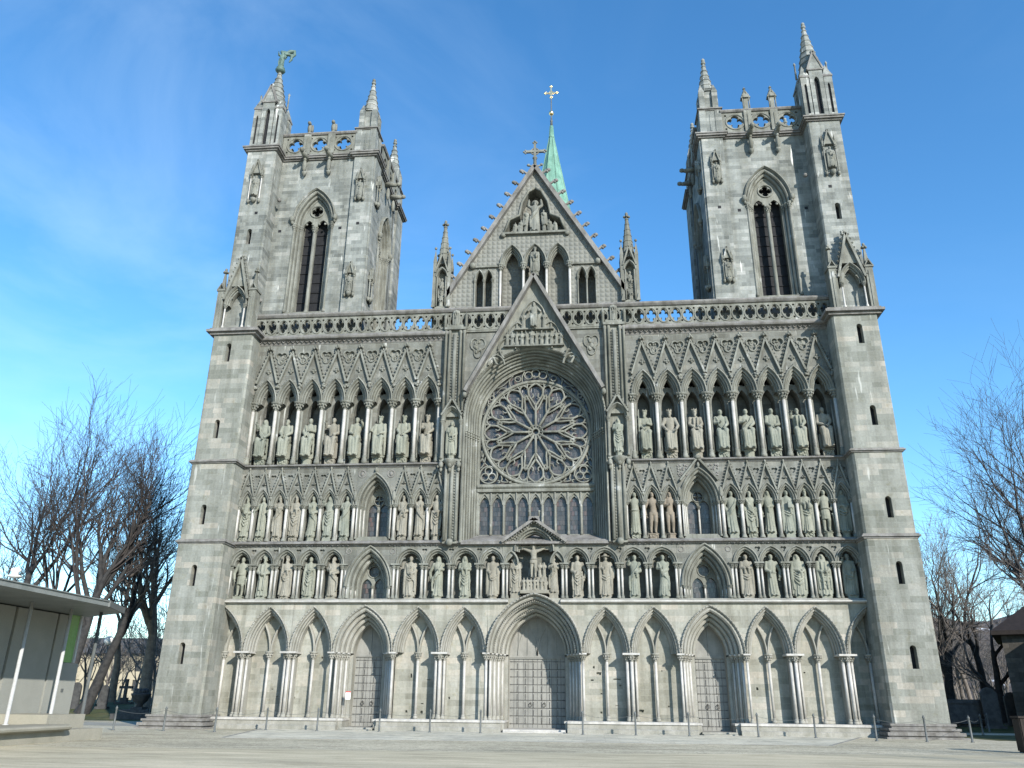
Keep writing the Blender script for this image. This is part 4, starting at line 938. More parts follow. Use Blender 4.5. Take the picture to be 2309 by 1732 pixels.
    b.plate([(17.05+ch, 22.05), (18.97, 22.05), (18.97, 35.5), (17.05+ch, 35.5)], [slit(28.3, 29.4, 18.05)], -.5, .4, 0, back=2)
    b.quad((17.05+ch, -.5, 22), (17.05, -.5+ch, 22), (17.05, -.5+ch, 35.5), (17.05+ch, -.5, 35.5)); b.quad((17.05, -.5+ch, 22), (17.05, .8, 22), (17.05, .8, 35.5), (17.05, -.5+ch, 35.5))
    b.quad((18.97, -.5, 22), (19.0, -.46, 22), (19.0, -.46, 35.5), (18.97, -.5, 35.5)); b.quad((19.0, -.46, 22), (19.0, 8.4, 22), (19.0, 8.4, 35.5), (19.0, -.46, 35.5))
    for x, z in ((17.35, 24.6), (17.0, 31.9)): b.ell((x-.35, .1, z), (.14, .14, .14), 6, 5, 1)
    # top string round piers and faces
    for e, z0_, z1_ in ((.10, 35.40, 35.5), (.22, 35.502, 35.62), (.28, 35.622, 35.72)):
        b.box(17.05-e, 19.0+e, -.5-e, .9, z0_, z1_, 1); b.box(12.0, 17.1, Y0-e, Y0+.5, z0_-.03, z1_-.03, 1); b.box(X0-.15-e, 12.06+e, Y0-.22-e, 2.1, z0_-.06, z1_-.06, 1)
        b.box(X0-e, X0+.4, 1.8, 7.0, z0_-.09, z1_-.09, 1); b.box(X0-.15-e, 12.06+e, 6.7-e, Y1+.1+e, z0_-.05, z1_-.05, 1)
    for x, z in ((16.62, 29.95), (12.62, 30.0), (11.4, 30.15), (17.8, 30.6)): b.box(x-.1, x+.1, (Y0 if x < 17 and x > 12.1 else (Y0-.22 if x < 12.1 else -.5))-.003, Y0-.0, z-.1, z+.1, 2)
    TW = b.build('tower', ['tower', 'string', 'dark'] if True else [], C)
    low = None
    for bb, tt, dd in ((bw, tw, dw), (bs, ts, ds)):
        wo = bb.build('belfry_window', ['carve'], TW); 
    tw.build('tracery', ['carve'], TW); ts.build('tracery', ['carve'], TW); dw.build('louvres_dark_back', ['dark'], TW); ds.build('louvres_dark_back', ['dark'], TW)
    # gabled canopy on the pier above the big string
    g = MB(T); ya = -.98
    for x in (16.98, 18.98):
        g.box(x-.2, x+.2, ya-.12, -.4, 22.1, 24.7); g.box(x-.07, x+.07, ya-.16, ya-.1, 22.1, 24.5)
        g.box(x-.26, x+.26, ya-.18, -.4, 24.7, 24.82)
        for k in (-1, 1): bar(g, x+k*.2, 24.8, x, 25.2, .06, ya-.2, ya-.05)
        g.lathe([(.2, 24.82), (.06, 26.0)], x, ya+.12, 4, 0, False, PI/4); 
        for k in range(5): g.ell((x+.1*math.cos(k*1.26), ya+.12+.1*math.sin(k*1.26), 26.1), (.09, .09, .08), 6, 4)
        g.ell((x, ya+.12, 26.28), (.09, .09, .12), 6, 4)
    for k in (-1, 1):
        bar(g, 17.98+k*.74, 24.1, 17.98, 26.95, .13, ya-.22, -.4); studs_along(g, line_path(17.98+k*.74, 24.1, 17.98, 26.95), .16, ya-.1, .3, .09)
        g.lathe([(.09, 22.15), (.09, 22.3), (.05, 22.4), (.05, 23.5)], 17.98+k*.6, ya-.08, 7, 1); capital(g, 17.98+k*.6, ya-.08, 23.5, 23.78, .06, .12)
        cusp(g, 17.98, .5, 23.8, 1.0, ya+.05, k)
    g.strip(arch_path(17.98, .66, 23.78, 1.22, 9), [(.05, -.5), (.05, ya-.14), (0, ya-.17), (-.05, ya-.05)]+orders(-.05, ya, [(.09, .1), (.08, .3)]))
    g.prism([(17.4, 25.05), (18.56, 25.05), (17.98, 26.8)], ya-.02, -.45)
    for k in range(5): g.ell((17.98+.12*math.cos(k*1.26), ya+.1, 27.1+.12*math.sin(k*1.26)), (.1, .1, .1), 6, 4)
    g.runx([(-.4, 22.0), (-1.35, 22.0), (-.6, 22.42), (-.4, 22.42)], 17.2, 18.78)
    g.build('gabled_canopy', ['carve', 'marble'], TW)
    # parapet with quatrefoils
    q = MB(T)
    hc = (12.9, 14.55, 16.2)
    holes = [foil(x, 36.5, .50, 4, 8, PI/2) for x in hc]+[circ(x+dx, 36.5+dz, .075, 8) for x in hc for dx in (-.58, .58) for dz in (-.52, .52)]
    for yy, dp in ((Y0-.22, .25), (Y0+.03, 0)): q.plate([(12.0, 35.68), (17.1, 35.68), (17.1, 37.25), (12.0, 37.25)], holes, yy, dp)
    for x in hc: torus(q, x, 36.5, Y0-.22, .58, .055, 26, 5)
    for x in (13.72, 15.38):
        q.box(x-.24, x+.24, Y0-.34, Y0+.1, 35.68, 37.3); q.box(x-.03, x+.03, Y0-.38, Y0-.3, 35.9, 37.0)
    q.runx([(Y0+.1, 37.25), (Y0-.3, 37.25), (Y0-.36, 37.34), (Y0-.36, 37.42), (Y0+.1, 37.46)], 12.0, 17.1, 1)
    S2 = lambda u, d, z, s=s: (s*(X0+d), u, z)
    q2 = MB(S2)
    hc2 = (2.9, 4.4, 5.9); holes = [foil(x, 36.4, .48, 4, 8, PI/2) for x in hc2]
    for yy, dp in ((-.12, .25), (.13, 0)): q2.plate([(1.9, 35.6), (6.8, 35.6), (6.8, 37.2), (1.9, 37.2)], holes, yy, dp)
    q2.runx([(.2, 37.2), (-.2, 37.2), (-.26, 37.3), (-.26, 37.38), (.2, 37.4)], 1.9, 6.8, 1)
    for x in (3.65, 5.15):
        q2.box(x-.22, x+.22, -.24, .1, 35.6, 37.3); q2.tube([(x, -.05, 35.3), (x, -.5, 35.25), (x, -.85, 35.2)], [.2, .17, .12], 6); q2.ell((x, -.95, 35.25), (.14, .2, .16), 6, 5); q2.ell((x, -.25, 34.5), (.13, .15, .5), 6, 5)
    q.build('parapet', ['carve', 'string'], TW); q2.build('parapet', ['carve', 'string'], TW)
    # gargoyles on figures
    for x in (13.72, 15.38):
        q = MB(T); q.tube([(x, Y0, 35.45), (x, Y0-.5, 35.5), (x, Y0-.95, 35.45)], [.2, .19, .13], 7); q.ell((x, Y0-1.05, 35.5), (.15, .22, .17), 7, 5)
        for k in (-1, 1): q.ell((x+k*.12, Y0-.95, 35.62), (.05, .05, .1), 5, 4)
        q.ell((x, Y0-.3, 34.75), (.15, .17, .5), 7, 6); q.ell((x, Y0-.34, 35.25), (.11, .12, .13), 7, 5); q.lathe([(.02, 34.0), (.15, 34.2), (.17, 34.32)], x, Y0-.2, 7)
        q.build('gargoyle', ['carve'], TW)
        q = MB(T)
        if s < 0:
            q.lathe([(.17, 37.42), (.15, 37.6)], x, Y0-.1, 7); q.ell((x, Y0-.12, 37.95), (.17, .2, .4), 7, 6); q.ell((x, Y0-.3, 38.25), (.13, .18, .14), 7, 5)
            for k in (-1, 1): q.ell((x+k*.15, Y0-.02, 38.0), (.06, .14, .32), 6, 5)
            q.build('beast_figure', ['carve'], TW)
        else:
            q.box(x-.13, x+.13, Y0-.3, Y0, 37.42, 38.35)
            for k in (-1, 1): q.lathe([(.04, 37.42), (.04, 38.3)], x+k*.2, Y0-.3, 6); bar(q, x+k*.27, 38.3, x, 38.85, .08, Y0-.36, Y0)
            q.lathe([(.3, 38.3), (.3, 38.4), (.05, 39.1), (.11, 39.15), (.0, 39.32)], x, Y0-.15, 6, 0, False)
            for k in range(4): q.ell((x+.25*math.cos(k*PI/2+.8), Y0-.15+.25*math.sin(k*PI/2+.8), 38.5), (.07, .07, .1), 5, 4)
            q.build('pinnacle', ['carve'], TW)
    # corner pinnacles
    def small_pin(cx, cy, hs=1.0):
        q = MB(T)
        q.box(cx-.66, cx+.66, cy-.66, cy+.66, 35.6, 37.5)
        for dx in (-.5, .5): 
            for dy in (-.5, .5): q.box(cx+dx-.2, cx+dx+.2, cy+dy-.2, cy+dy+.2, 35.6, 37.5)
        q.box(cx-.05, cx+.05, cy-.69, cy-.64, 35.9, 37.2); 
        for e, z in ((.72, 37.5), (.8, 37.58)): q.box(cx-e, cx+e, cy-e, cy+e, z, z+.08, 1)
        q.box(cx-.42, cx+.42, cy-.42, cy+.42, 37.66, 39.4)
        for dx in (-.42, .42):
            for dy in (-.42, .42): q.box(cx+dx-.18, cx+dx+.18, cy+dy-.18, cy+dy+.18, 37.66, 39.1); q.lathe([(.27, 39.1), (.26, 39.16), (.0, 39.85)], cx+dx, cy+dy, 4, 0, False, PI/4)
        octspire(q, cx, cy, 39.3, 42.0*hs if hs != 1 else 42.0, .55, 6)
        q.build('corner_pinnacle', ['tower', 'string'], TW)
    small_pin(11.38, 1.15); small_pin(11.38, 7.7); small_pin(18.2, 7.7)
    q = MB(T); cx, cy = 18.03, .45
    hole = [arch_poly(cx, .16, 38.6, .35, 36.0, 5)]
    q.plate([(cx-.42, 35.7), (cx+.42, 35.7), (cx+.42, 39.5), (cx-.42, 39.5)], hole, cy-.92, .2, 0, back=2); q.box(cx-.42, cx+.42, cy-.715, cy+.9, 35.7, 39.5)
    q.box(cx-.9, cx+.9, cy-.5, cy+.5, 35.7, 39.5)
    for dx in (-.72, .72):
        for dy in (-.62, .62):
            q.plate([(cx+dx-.26, 35.7), (cx+dx+.26, 35.7), (cx+dx+.26, 38.95), (cx+dx-.26, 38.95)], [arch_poly(cx+dx, .08, 38.2, .25, 36.1, 4)], cy+dy-.26, .1, 0, back=2)
            q.box(cx+dx-.26, cx+dx+.26, cy+dy-.155, cy+dy+.26, 35.7, 38.95); q.box(cx+dx-.3, cx+dx+.3, cy+dy-.3, cy+dy+.3, 38.95, 39.08, 1)
            q.lathe([(.40, 39.08), (.0, 40.1)], cx+dx, cy+dy, 4, 0, False, PI/4)
    for k in (-1, 1): bar(q, cx+k*.5, 39.5, cx, 40.95, .11, cy-1.0, cy-.3, 1); q.lathe([(.07, 39.4), (.05, 40.5), (.09, 40.6), (.0, 40.8)], cx+k*1.0, cy-.2, 6, 0)
    q.prism([(cx-.45, 39.5), (cx+.45, 39.5), (cx, 40.85)], cy-.95, cy-.2); q.ell((cx, cy-.75, 41.05), (.12, .12, .16), 6, 4)
    q.box(cx-.5, cx+.5, cy-.98, cy+.5, 39.45, 39.55, 1)
    if s < 0: octspire(q, cx, cy, 39.4, 42.9, .85, 8)
    else: octspire(q, cx, cy, 39.4, 43.9, .85, 9)
    q.build('corner_turret', ['tower', 'string', 'dark'], TW)
    for cx_, y_, zb_, zt_, w2 in ((18.06, -.5, 31.3, 34.7, .36), (11.42, Y0-.22, 31.8, 34.35, .26), (11.52, Y0-.22, 24.8, 27.3, .26)):
        q = MB(T); tabernacle(q, cx_, y_, zb_, zt_, w2); q.build('canopied_niche', ['carve', 'marble' if zt_ > 34.5 and s < 0 else 'carve'], TW)
    for zb_, zt_ in ((31.8, 34.35), (24.8, 27.3)):
        q = MB(S2 := (lambda u, d, z, s=s: (s*(X0-.15+d), u, z))); tabernacle(q, 1.3, 0, zb_, zt_, .26); q.build('canopied_niche', ['carve', 'carve'], TW)
    q = MB(lambda u, d, z, s=s: (s*(X0+d), u, z)); q.tube([(6.2, -.06, 23), (6.2, -.06, 35.2)], .05, 6); q.build('downpipe', ['dsteel'], TW)
    TOW[s] = TW
# ================================================================== STATUES
dg_obj = []
def remeshed(mb, name, mats, vox, parent=None, at=(0, 0, 0), rz=0, extra=None, smooth=1):
    """fuse overlapping forms into one continuous skin"""
    me = bpy.data.meshes.new(name); me.from_pydata(mb.v, [], mb.f); me.update()
    o = bpy.data.objects.new('form', me); col.objects.link(o)
    r = o.modifiers.new('fuse', 'REMESH'); r.mode = 'VOXEL'; r.voxel_size = vox; r.use_smooth_shade = True
    if smooth: q = o.modifiers.new('soft', 'SMOOTH'); q.factor = .3; q.iterations = smooth
    dg = bpy.context.evaluated_depsgraph_get(); ev = o.evaluated_get(dg)
    m2 = bpy.data.meshes.new_from_object(ev); bpy.data.objects.remove(o); bpy.data.meshes.remove(me)
    if extra is not None and extra.v:
        bm = bmesh.new(); bm.from_mesh(m2)
        vs = [bm.verts.new(p) for p in extra.v]
        for f in extra.f:
            try: bm.faces.new([vs[i] for i in f]).smooth = True
            except ValueError: pass
        bm.to_mesh(m2); bm.free()
    m2.name = name; m2.materials.clear()
    for q in mats: m2.materials.append(M[q])
    m2.polygons.foreach_set('use_smooth', [True]*len(m2.polygons))
    o = bpy.data.objects.new(name, m2); col.objects.link(o); o.location = at; o.rotation_euler = (0, 0, rz)
    if parent is not None: o.parent = parent
    return o
HANDS = {'chest': (.035, -.125, .66), 'heart': (-.02, -.12, .70), 'belly': (.04, -.135, .555), 'down': (.175, -.03, .40), 'raised': (.15, -.13, .86), 'up': (.17, -.02, 1.02),
         'out': (.20, -.13, .62), 'hip': (.15, -.05, .53), 'fold': (-.04, -.12, .59), 'pray': (.012, -.15, .70), 'knee': (.10, -.27, .44), 'lap': (.03, -.2, .50), 'cross': (.33, .0, .86)}
def figure(mb, hands, H, kind='robe', head='bare', L='chest', Rh='belly', attr=(), seed=0, turn=0, lean=.0, width=.94, O=(0, 0, 0)):
    """stone figure facing -y, feet at O"""
    rg = random.Random(seed); ph = rg.uniform(0, 6); nf = rg.choice([11, 13, 15]); ox, oy, oz = O
    def W(x, y, z): return (ox+H*(x*width+lean*z), oy+H*y, oz+H*z)
    def loft(rings, fold=.1, n=34, tw=1.2, zf=.55):
        vs = []
        for z, rx, ry, cx, cy in rings:
            f = fold*max(0, min(1, (zf-z)/zf*1.35)) + .012
            for j in range(n):
                t = 2*PI*j/n; k = 1+f*math.sin(nf*t+ph+tw*z*4)
                vs.append(W(cx+rx*k*math.cos(t), cy+ry*k*math.sin(t), z))
        m_ = len(rings)
        mb.add(vs, [(i*n+j, i*n+(j+1) % n, (i+1)*n+(j+1) % n, (i+1)*n+j) for i in range(m_-1) for j in range(n)]+[tuple(range(n))[::-1], tuple(range((m_-1)*n, m_*n))])
    def e(c, r, nu=10, nv=7): mb.ell(W(*c), tuple(H*q for q in r), nu, nv)
    def tb(pts, rad, n=8): mb.tube([W(*q) for q in pts], [H*q for q in (rad if hasattr(rad, '__len__') else [rad]*len(pts))], n)
    sw = .02*math.sin(ph)
    top = [(.60, .108, .078, sw, 0), (.66, .115, .083, sw*.5, 0), (.74, .128, .082, 0, 0), (.79, .125, .072, 0, 0), (.825, .085, .055, 0, 0), (.855, .042, .042, 0, 0)]
    if kind == 'robe': loft([(0, .148, .115, 0, 0), (.06, .14, .105, 0, 0), (.2, .125, .095, sw*.5, 0), (.35, .118, .09, sw, 0), (.5, .115, .085, sw*1.3, 0)]+top, .125)
    elif kind in ('tunic', 'nude'):
        zt = .30 if kind == 'tunic' else .47
        if kind == 'tunic': loft([(zt, .125, .095, sw, 0), (.42, .113, .085, sw, 0), (.52, .10, .078, sw, 0)]+top, .07, zf=.6)
        else: loft([(.44, .085, .065, sw, 0), (.5, .10, .072, sw, 0), (.56, .088, .065, sw, 0), (.63, .085, .062, sw, 0), (.72, .108, .072, 0, 0), (.79, .118, .066, 0, 0), (.825, .075, .05, 0, 0), (.855, .04, .04, 0, 0)], 0)
        for k in (-1, 1):
            kf = -.02 if k > 0 else .01
            tb([(k*.055+sw, 0, .5), (k*.062+sw*.6, -.02+kf, .27), (k*.062, .01, .14), (k*.06, .0, .035)], [.062, .045, .036, .026]); e((k*.062, -.045, .02), (.032, .07, .022))
    elif kind == 'seated':
        loft([(.0, .12, .06, 0, -.19), (.08, .125, .07, 0, -.185), (.25, .125, .08, 0, -.17), (.38, .135, .11, 0, -.13), (.44, .13, .13, 0, -.08), (.48, .11, .1, 0, -.02)], .14, zf=.5)
        loft([(.36, .125, .10, 0, .03)]+[(z-.0, a*1.02, b_, c, .02) for z, a, b_, c, _ in [(.48, .115, .085, 0, 0)]+top], .03)
        for k in (-1, 1):
            tb([(k*.07, .0, .43), (k*.085, -.19, .445), (k*.08, -.205, .40)], [.07, .06, .05]); tb([(k*.085, -.2, .42), (k*.07, -.215, .05)], [.05, .034]); e((k*.07, -.26, .02), (.035, .07, .024))
        mb.add([W(x, y, z) for x in (-.16, .16) for y in (-.02, .16) for z in (-.0, .36)], [(0, 1, 3, 2), (4, 6, 7, 5), (0, 4, 5, 1), (2, 3, 7, 6), (0, 2, 6, 4), (1, 5, 7, 3)])
    if kind == 'robe':
        for k in (-1, 1): e((k*.05, -.12, .015), (.03, .055, .02))
    # head, face, hair
    hz = .925; c, s_ = math.cos(turn), math.sin(turn)
    def Hd(x, y, z): return (x*c-y*s_, x*s_+y*c-.008, hz+z)
    tb([(0, .0, .81), (0, -.005, .9)], [.04, .034])
    e(Hd(0, 0, .0), (.047, .055, .065), 12, 9); e(Hd(0, -.022, -.03), (.034, .036, .036)); e(Hd(0, -.058, -.006), (.010, .014, .02), 6, 5); e(Hd(0, -.045, .02), (.034, .016, .008), 8, 5); e(Hd(0, -.054, -.032), (.016, .008, .006), 6, 4)
    for k in (-1, 1): e(Hd(k*.048, .005, -.003), (.010, .016, .022), 6, 5)
    if head in ('bare', 'hair', 'beard', 'crown', 'long'): e(Hd(0, .012, .018), (.055, .054, .060), 12, 8)
    if head in ('long', 'veil', 'hood'):
        e(Hd(0, .02, -.01), (.064, .058, .088), 12, 8); tb([Hd(-.045, .01, .0), Hd(-.06, .005, -.1)], .028); tb([Hd(.045, .01, .0), Hd(.06, .005, -.1)], .028)
    if head in ('veil', 'hood'): loft([(.78, .115, .07, 0, .02), (.86, .08, .06, 0, .02), (.96, .058, .056, 0, .02), (.995, .03, .03, 0, .015)], .02)
    if head in ('beard', 'crown', 'mitre', 'baldbeard'): e(Hd(0, -.04, -.065), (.032, .028, .05)); 
    if head == 'crown':
        for i in range(10):
            t = 2*PI*i/10; q = Hd(.052*math.cos(t), .052*math.sin(t)+.005, .05); tb([q, (q[0]*1.12, q[1]*1.12, q[2]+(.055 if i % 2 else .035))], [.014, .010], 6)
    if head == 'mitre':
        for yy in (-.02, .03): mb.add([W(*Hd(x, yy+d, z)) for d in (-.02, .02) for x, z in ((-.05, .03), (.05, .03), (.056, .08), (0, .175), (-.056, .08))], [(4, 3, 2, 1, 0), (5, 6, 7, 8, 9)]+[(i, (i+1) % 5, (i+1) % 5+5, i+5) for i in range(5)])
    if head == 'hat': mb.lathe([(H*.012, 0), (H*.115, 0), (H*.115, H*.014), (H*.055, H*.02), (H*.05, H*.06), (H*.02, H*.085)], *W(*Hd(0, 0, 0))[:2], 14) if False else None
    if head == 'hat':
        q = W(*Hd(0, 0, .035)); mb.lathe([(H*.03, q[2]-.01), (H*.115, q[2]), (H*.112, q[2]+H*.016), (H*.055, q[2]+H*.022), (H*.05, q[2]+H*.06), (H*.02, q[2]+H*.085)], q[0], q[1], 14)
    # arms
    for k, pose in ((-1, L), (1, Rh)):
        hx, hy, hz_ = HANDS[pose]; hx *= k
        if kind == 'seated' and hz_ < .6 and pose not in ('knee', 'lap'): hz_ = max(hz_, .50)
        sh = (k*.118, 0, .785); up = hz_ > .8
        el = ((sh[0]+hx)/2+k*(.075 if not up else .05), (hy)*.35+.03, (sh[2]+hz_)/2-(.06 if hz_ > .55 else .0)) if pose != 'cross' else (k*.22, 0, .82)
        e(sh, (.052, .048, .05)); tb([sh, el], [.048, .042]); 
        wr = tuple(el[i]+(((hx, hy, hz_)[i]-el[i])*.86) for i in range(3))
        tb([el, wr], [.044, .030 if kind != 'robe' else .036]); 
        if kind == 'robe' and not up and pose != 'down': tb([wr, (wr[0], wr[1]+.02, wr[2]-.13)], [.034, .022])
        e((hx, hy, hz_), (.020, .024, .022), 8, 6)
        d = Vector((hx, hy, hz_))-Vector(el); d.normalize(); sd = d.cross(Vector((0, 1, 0))) if abs(d.y) < .9 else Vector((0, 0, 1)); sd.normalize(); nn = sd.cross(d)
        for i, ln in enumerate((.034, .040, .037, .028)):
            b0 = Vector((hx, hy, hz_))+sd*(-.015+.010*i)+d*.012; b1 = b0+d*ln*.55; b2 = b1+d*ln*.35-nn*.012
            hands.tube([W(*b0), W(*b1), W(*b2)], [H*.0062, H*.0056, H*.0045], 5)
        b0 = Vector((hx, hy, hz_))+sd*.018*-k; b1 = b0+d*.02-sd*.02*k; hands.tube([W(*b0), W(*b1), W(*(b1+d*.014))], [H*.007, H*.006, H*.005], 5)
    # drapery and attributes
    for a in attr:
        if a == 'sash':
            for dz in (0, .05, .1): tb([(-.11, -.05, .80-dz*.4), (-.06, -.10, .68-dz), (.04, -.115, .56-dz), (.12, -.06, .47-dz), (.13, .0, .40-dz)], .015)
            tb([(.125, -.05, .48), (.14, -.06, .3), (.13, -.07, .12)], [.03, .026, .02])
        if a == 'rsash':
            for dz in (0, .05, .1): tb([(.11, -.05, .80-dz*.4), (.06, -.10, .68-dz), (-.04, -.115, .56-dz), (-.12, -.06, .47-dz), (-.13, .0, .40-dz)], .015)
            tb([(-.125, -.05, .48), (-.14, -.06, .3), (-.13, -.07, .12)], [.03, .026, .02])
        if a == 'cloak':
            for k in (-1, 1): tb([(k*.10, -.02, .80), (k*.135, -.035, .6), (k*.145, -.03, .3), (k*.15, -.02, .04)], [.035, .045, .042, .03])
            for dz in (.0, .06): tb([(-.1, -.06, .50-dz), (0, -.11, .44-dz), (.1, -.06, .50-dz)], .016)
        if a == 'stole':
            for k in (-1, 1): tb([(k*.045, -.07, .80), (k*.04, -.10, .55), (k*.045, -.115, .15)], .02)
        if a == 'apron':
            for q, dz in enumerate((0, .06, .13, .21)): tb([(-.115, -.03, .60-dz*.7), (-.07, -.09, .54-dz), (.0, -.118, .485-dz*1.12), (.07, -.09, .53-dz*1.05), (.115, -.03, .60-dz)], .011)
            for k in (-1, 1): tb([(k*.115, -.035, .60), (k*.135, -.06, .36), (k*.12, -.075, .14)], [.022, .026, .014])
        if a == 'book': mb.add([W(x, y, z) for x in (-.02, .09) for y in (-.17, -.12) for z in (.55, .70)], [(0, 1, 3, 2), (4, 6, 7, 5), (0, 4, 5, 1), (2, 3, 7, 6), (0, 2, 6, 4), (1, 5, 7, 3)])
        if a == 'staffL': tb([(-.165, -.12, .02), (-.155, -.13, .6), (-.15, -.13, 1.0)], .014); 
        if a == 'crozier': tb([(-.13, -.13, .02), (-.10, -.135, .6), (-.085, -.135, .92)], .014); tb([(-.085, -.135, .92), (-.10, -.135, .99), (-.14, -.135, .98), (-.13, -.135, .93)], .014)
        if a == 'staffR': tb([(.165, -.12, .02), (.155, -.13, .6), (.15, -.13, .95)], .014)
        if a == 'sword': tb([(.17, -.06, .44), (.19, -.07, .04)], [.016, .008]); tb([(.13, -.05, .42), (.22, -.06, .43)], .012)
        if a == 'swordlap': tb([(-.06, -.2, .52), (.02, -.26, .04)], [.014, .01]); tb([(-.10, -.2, .5), (-.02, -.2, .51)], .011)
        if a == 'heads': e((-.0, -.15, .56), (.05, .05, .055))
        if a == 'child': e((.06, -.14, .60), (.04, .035, .08)); e((.06, -.15, .70), (.026, .026, .03))
        if a == 'orb': e((.1, -.2, .52), (.04, .04, .04))
        if a == 'belt': mb.lathe([(H*.10, oz+H*.535), (H*.112, oz+H*.55), (H*.10, oz+H*.565)], ox+H*lean*.55, oy, 14)
        if a == 'halo': tb([W and (.085*math.cos(t), .03, hz+.02+.085*math.sin(t)) for t in [2*PI*i/14 for i in range(15)]], .016, 6)
def stone_figure(name, label, x, y, z, H, spec, ped=None, mat='statue', group=None, rz=0, cat='statue', vox=.0098):
    mb, hd = MB(), MB()
    figure(mb, hd, H, **spec)
    o = remeshed(mb, name, [mat], H*vox, None, (x, y, z-G), rz, hd)
    tag(o, label, cat, group)
    if ped:
        pw, phh, style = ped; q = MB()
        if style == 'oct': q.lathe([(pw*1.05, z-phh), (pw*1.05, z-phh*.75), (pw*.9, z-phh*.7), (pw*.95, z-phh*.2), (pw*1.1, z-phh*.15), (pw*1.1, z+.004)], x, y-.02, 8, 0, False, PI/8)
        elif style == 'carved':
            q.box(x-pw*.9, x+pw*.9, y-pw*.7, y+pw*.7, z-phh, z-phh*.14); q.box(x-pw*1.08, x+pw*1.08, y-pw*.85, y+pw*.8, z-phh*.16, z+.004)
            rg = random.Random(int(x*100))
            for _ in range(9): q.ell((x+rg.uniform(-.75, .75)*pw, y-pw*.72, z-phh*rg.uniform(.25, .85)), (pw*.26, pw*.2, phh*.17), 6, 4)
            for k in (-1, 1): q.lathe([(pw*.16, z-phh), (pw*.12, z-phh*.2)], x+k*pw*.85, y-pw*.68, 6)
        else:
            q.prism([(x-pw, z-phh), (x+pw, z-phh), (x+pw*.9, z-phh*.4), (x+pw*1.05, z-phh*.3), (x+pw*1.05, z+.004), (x-pw*1.05, z+.004), (x-pw*1.05, z-phh*.3), (x-pw*.9, z-phh*.4)], y-pw*.8, y+pw*.7)
        po = q.build('pedestal', [mat], None); po.parent = o; po.matrix_parent_inverse = Matrix.Translation((x, y, z-G)).inverted() if not rz else (Matrix.Translation((x, y, z-G)) @ Matrix.Rotation(rz, 4, 'Z')).inverted()
    return o
g1 = 'statues of the lowest row'; g2 = 'statues of the middle row'; g3 = 'seated statues of the top row'
def S(**k): return k
ROW1 = [  # x, material, spec, label, pedestal
 (-15.96, 'statue', S(kind='tunic', head='bare', L='down', Rh='down', attr=('belt', 'sword')), 'short-tunic man with bare legs, leftmost statue of the lowest row', 'flat'),
 (-14.70, 'statue', S(head='mitre', L='belly', Rh='belly', attr=('heads', 'stole'), width=1.12), 'broad bishop statue carrying a round head at his waist, second in the lowest row', 'flat'),
 (-13.44, 'statue_b', S(head='mitre', L='belly', Rh='chest', attr=('crozier', 'cloak'), turn=-.3), 'bishop statue in tall pointed mitre leaning on a crozier, third in the lowest row', 'carved'),
 (-12.15, 'statue', S(head='hair', L='fold', Rh='chest', attr=('cloak', 'apron')), 'robed man statue holding folds of cloak, fourth in the lowest row', 'flat'),
 (-10.86, 'statue_b', S(head='beard', L='chest', Rh='belly', attr=('sash',), turn=-.5), 'bearded statue stroking chin, just left of the left lowest-row window', 'flat'),
 (-6.64, 'statue_b', S(head='hair', L='heart', Rh='belly', attr=('cloak', 'sash')), 'robed statue hand on breast, first right of the left lowest-row window', 'flat'),
 (-5.15, 'statue', S(head='hood', L='down', Rh='chest', attr=('rsash',), turn=-.3), 'statue with diagonal mantle, second right of the left lowest-row window', 'oct'),
 (-3.68, 'statue', S(head='long', L='chest', Rh='chest', attr=('apron',), turn=.4, lean=-.02), 'long-haired statue with clasped hands, third right of the left lowest-row window', 'flat'),
 (-2.22, 'statue_b', S(head='hair', L='belly', Rh='hip', attr=('cloak',)), 'robed statue with hand at hip, just left of the crucifixion canopy', 'oct'),
 (2.24, 'statue_b', S(head='hair', L='belly', Rh='down', attr=('apron',), width=.95), 'smooth-robed statue with arm across waist, just right of the crucifixion canopy', 'flat'),
 (3.70, 'statue_b', S(head='hat', L='chest', Rh='down', attr=('cloak', 'staffL')), 'pilgrim statue wearing a wide-brimmed hat above the portal arcade', 'flat'),
 (5.17, 'statue_d', S(head='hair', L='raised', Rh='belly', attr=('rsash',), lean=.02), 'statue lifting a curved object to shoulder, right of the hatted pilgrim', 'flat'),
 (6.66, 'statue_d', S(head='hair', L='chest', Rh='fold', attr=('sash',)), 'statue with crossed arms, just left of the right lowest-row window', 'oct'),
 (10.88, 'statue_b', S(head='hair', L='chest', Rh='chest', attr=('cloak',)), 'cloaked statue with joined hands, just right of the right lowest-row window', 'flat'),
 (12.15, 'statue', S(head='bare', L='belly', Rh='down', attr=('belt',)), 'close-cropped statue in belted robe, second right of the right lowest-row window', 'flat'),
 (13.44, 'statue', S(head='hood', L='fold', Rh='belly', attr=('cloak', 'apron'), width=1.12), 'broad hooded friar-like statue, third right of the right lowest-row window', 'flat'),
 (14.70, 'statue', S(head='veil', L='belly', Rh='belly', attr=('cloak', 'apron', 'stole'), width=1.05), 'deeply veiled statue with heavy hanging folds, second last in the lowest row', 'flat'),
 (15.96, 'statue_d', S(head='beard', L='raised', Rh='belly', attr=('cloak',)), 'shaded statue raising one hand, rightmost in the lowest row', 'flat'),
]
for i, (x, mt, sp, lb, pd) in enumerate(ROW1):
    stone_figure('statue', lb, x, .28, 6.78, 2.1, dict(sp, seed=i+1), (.26, .14, pd), mt, g1)
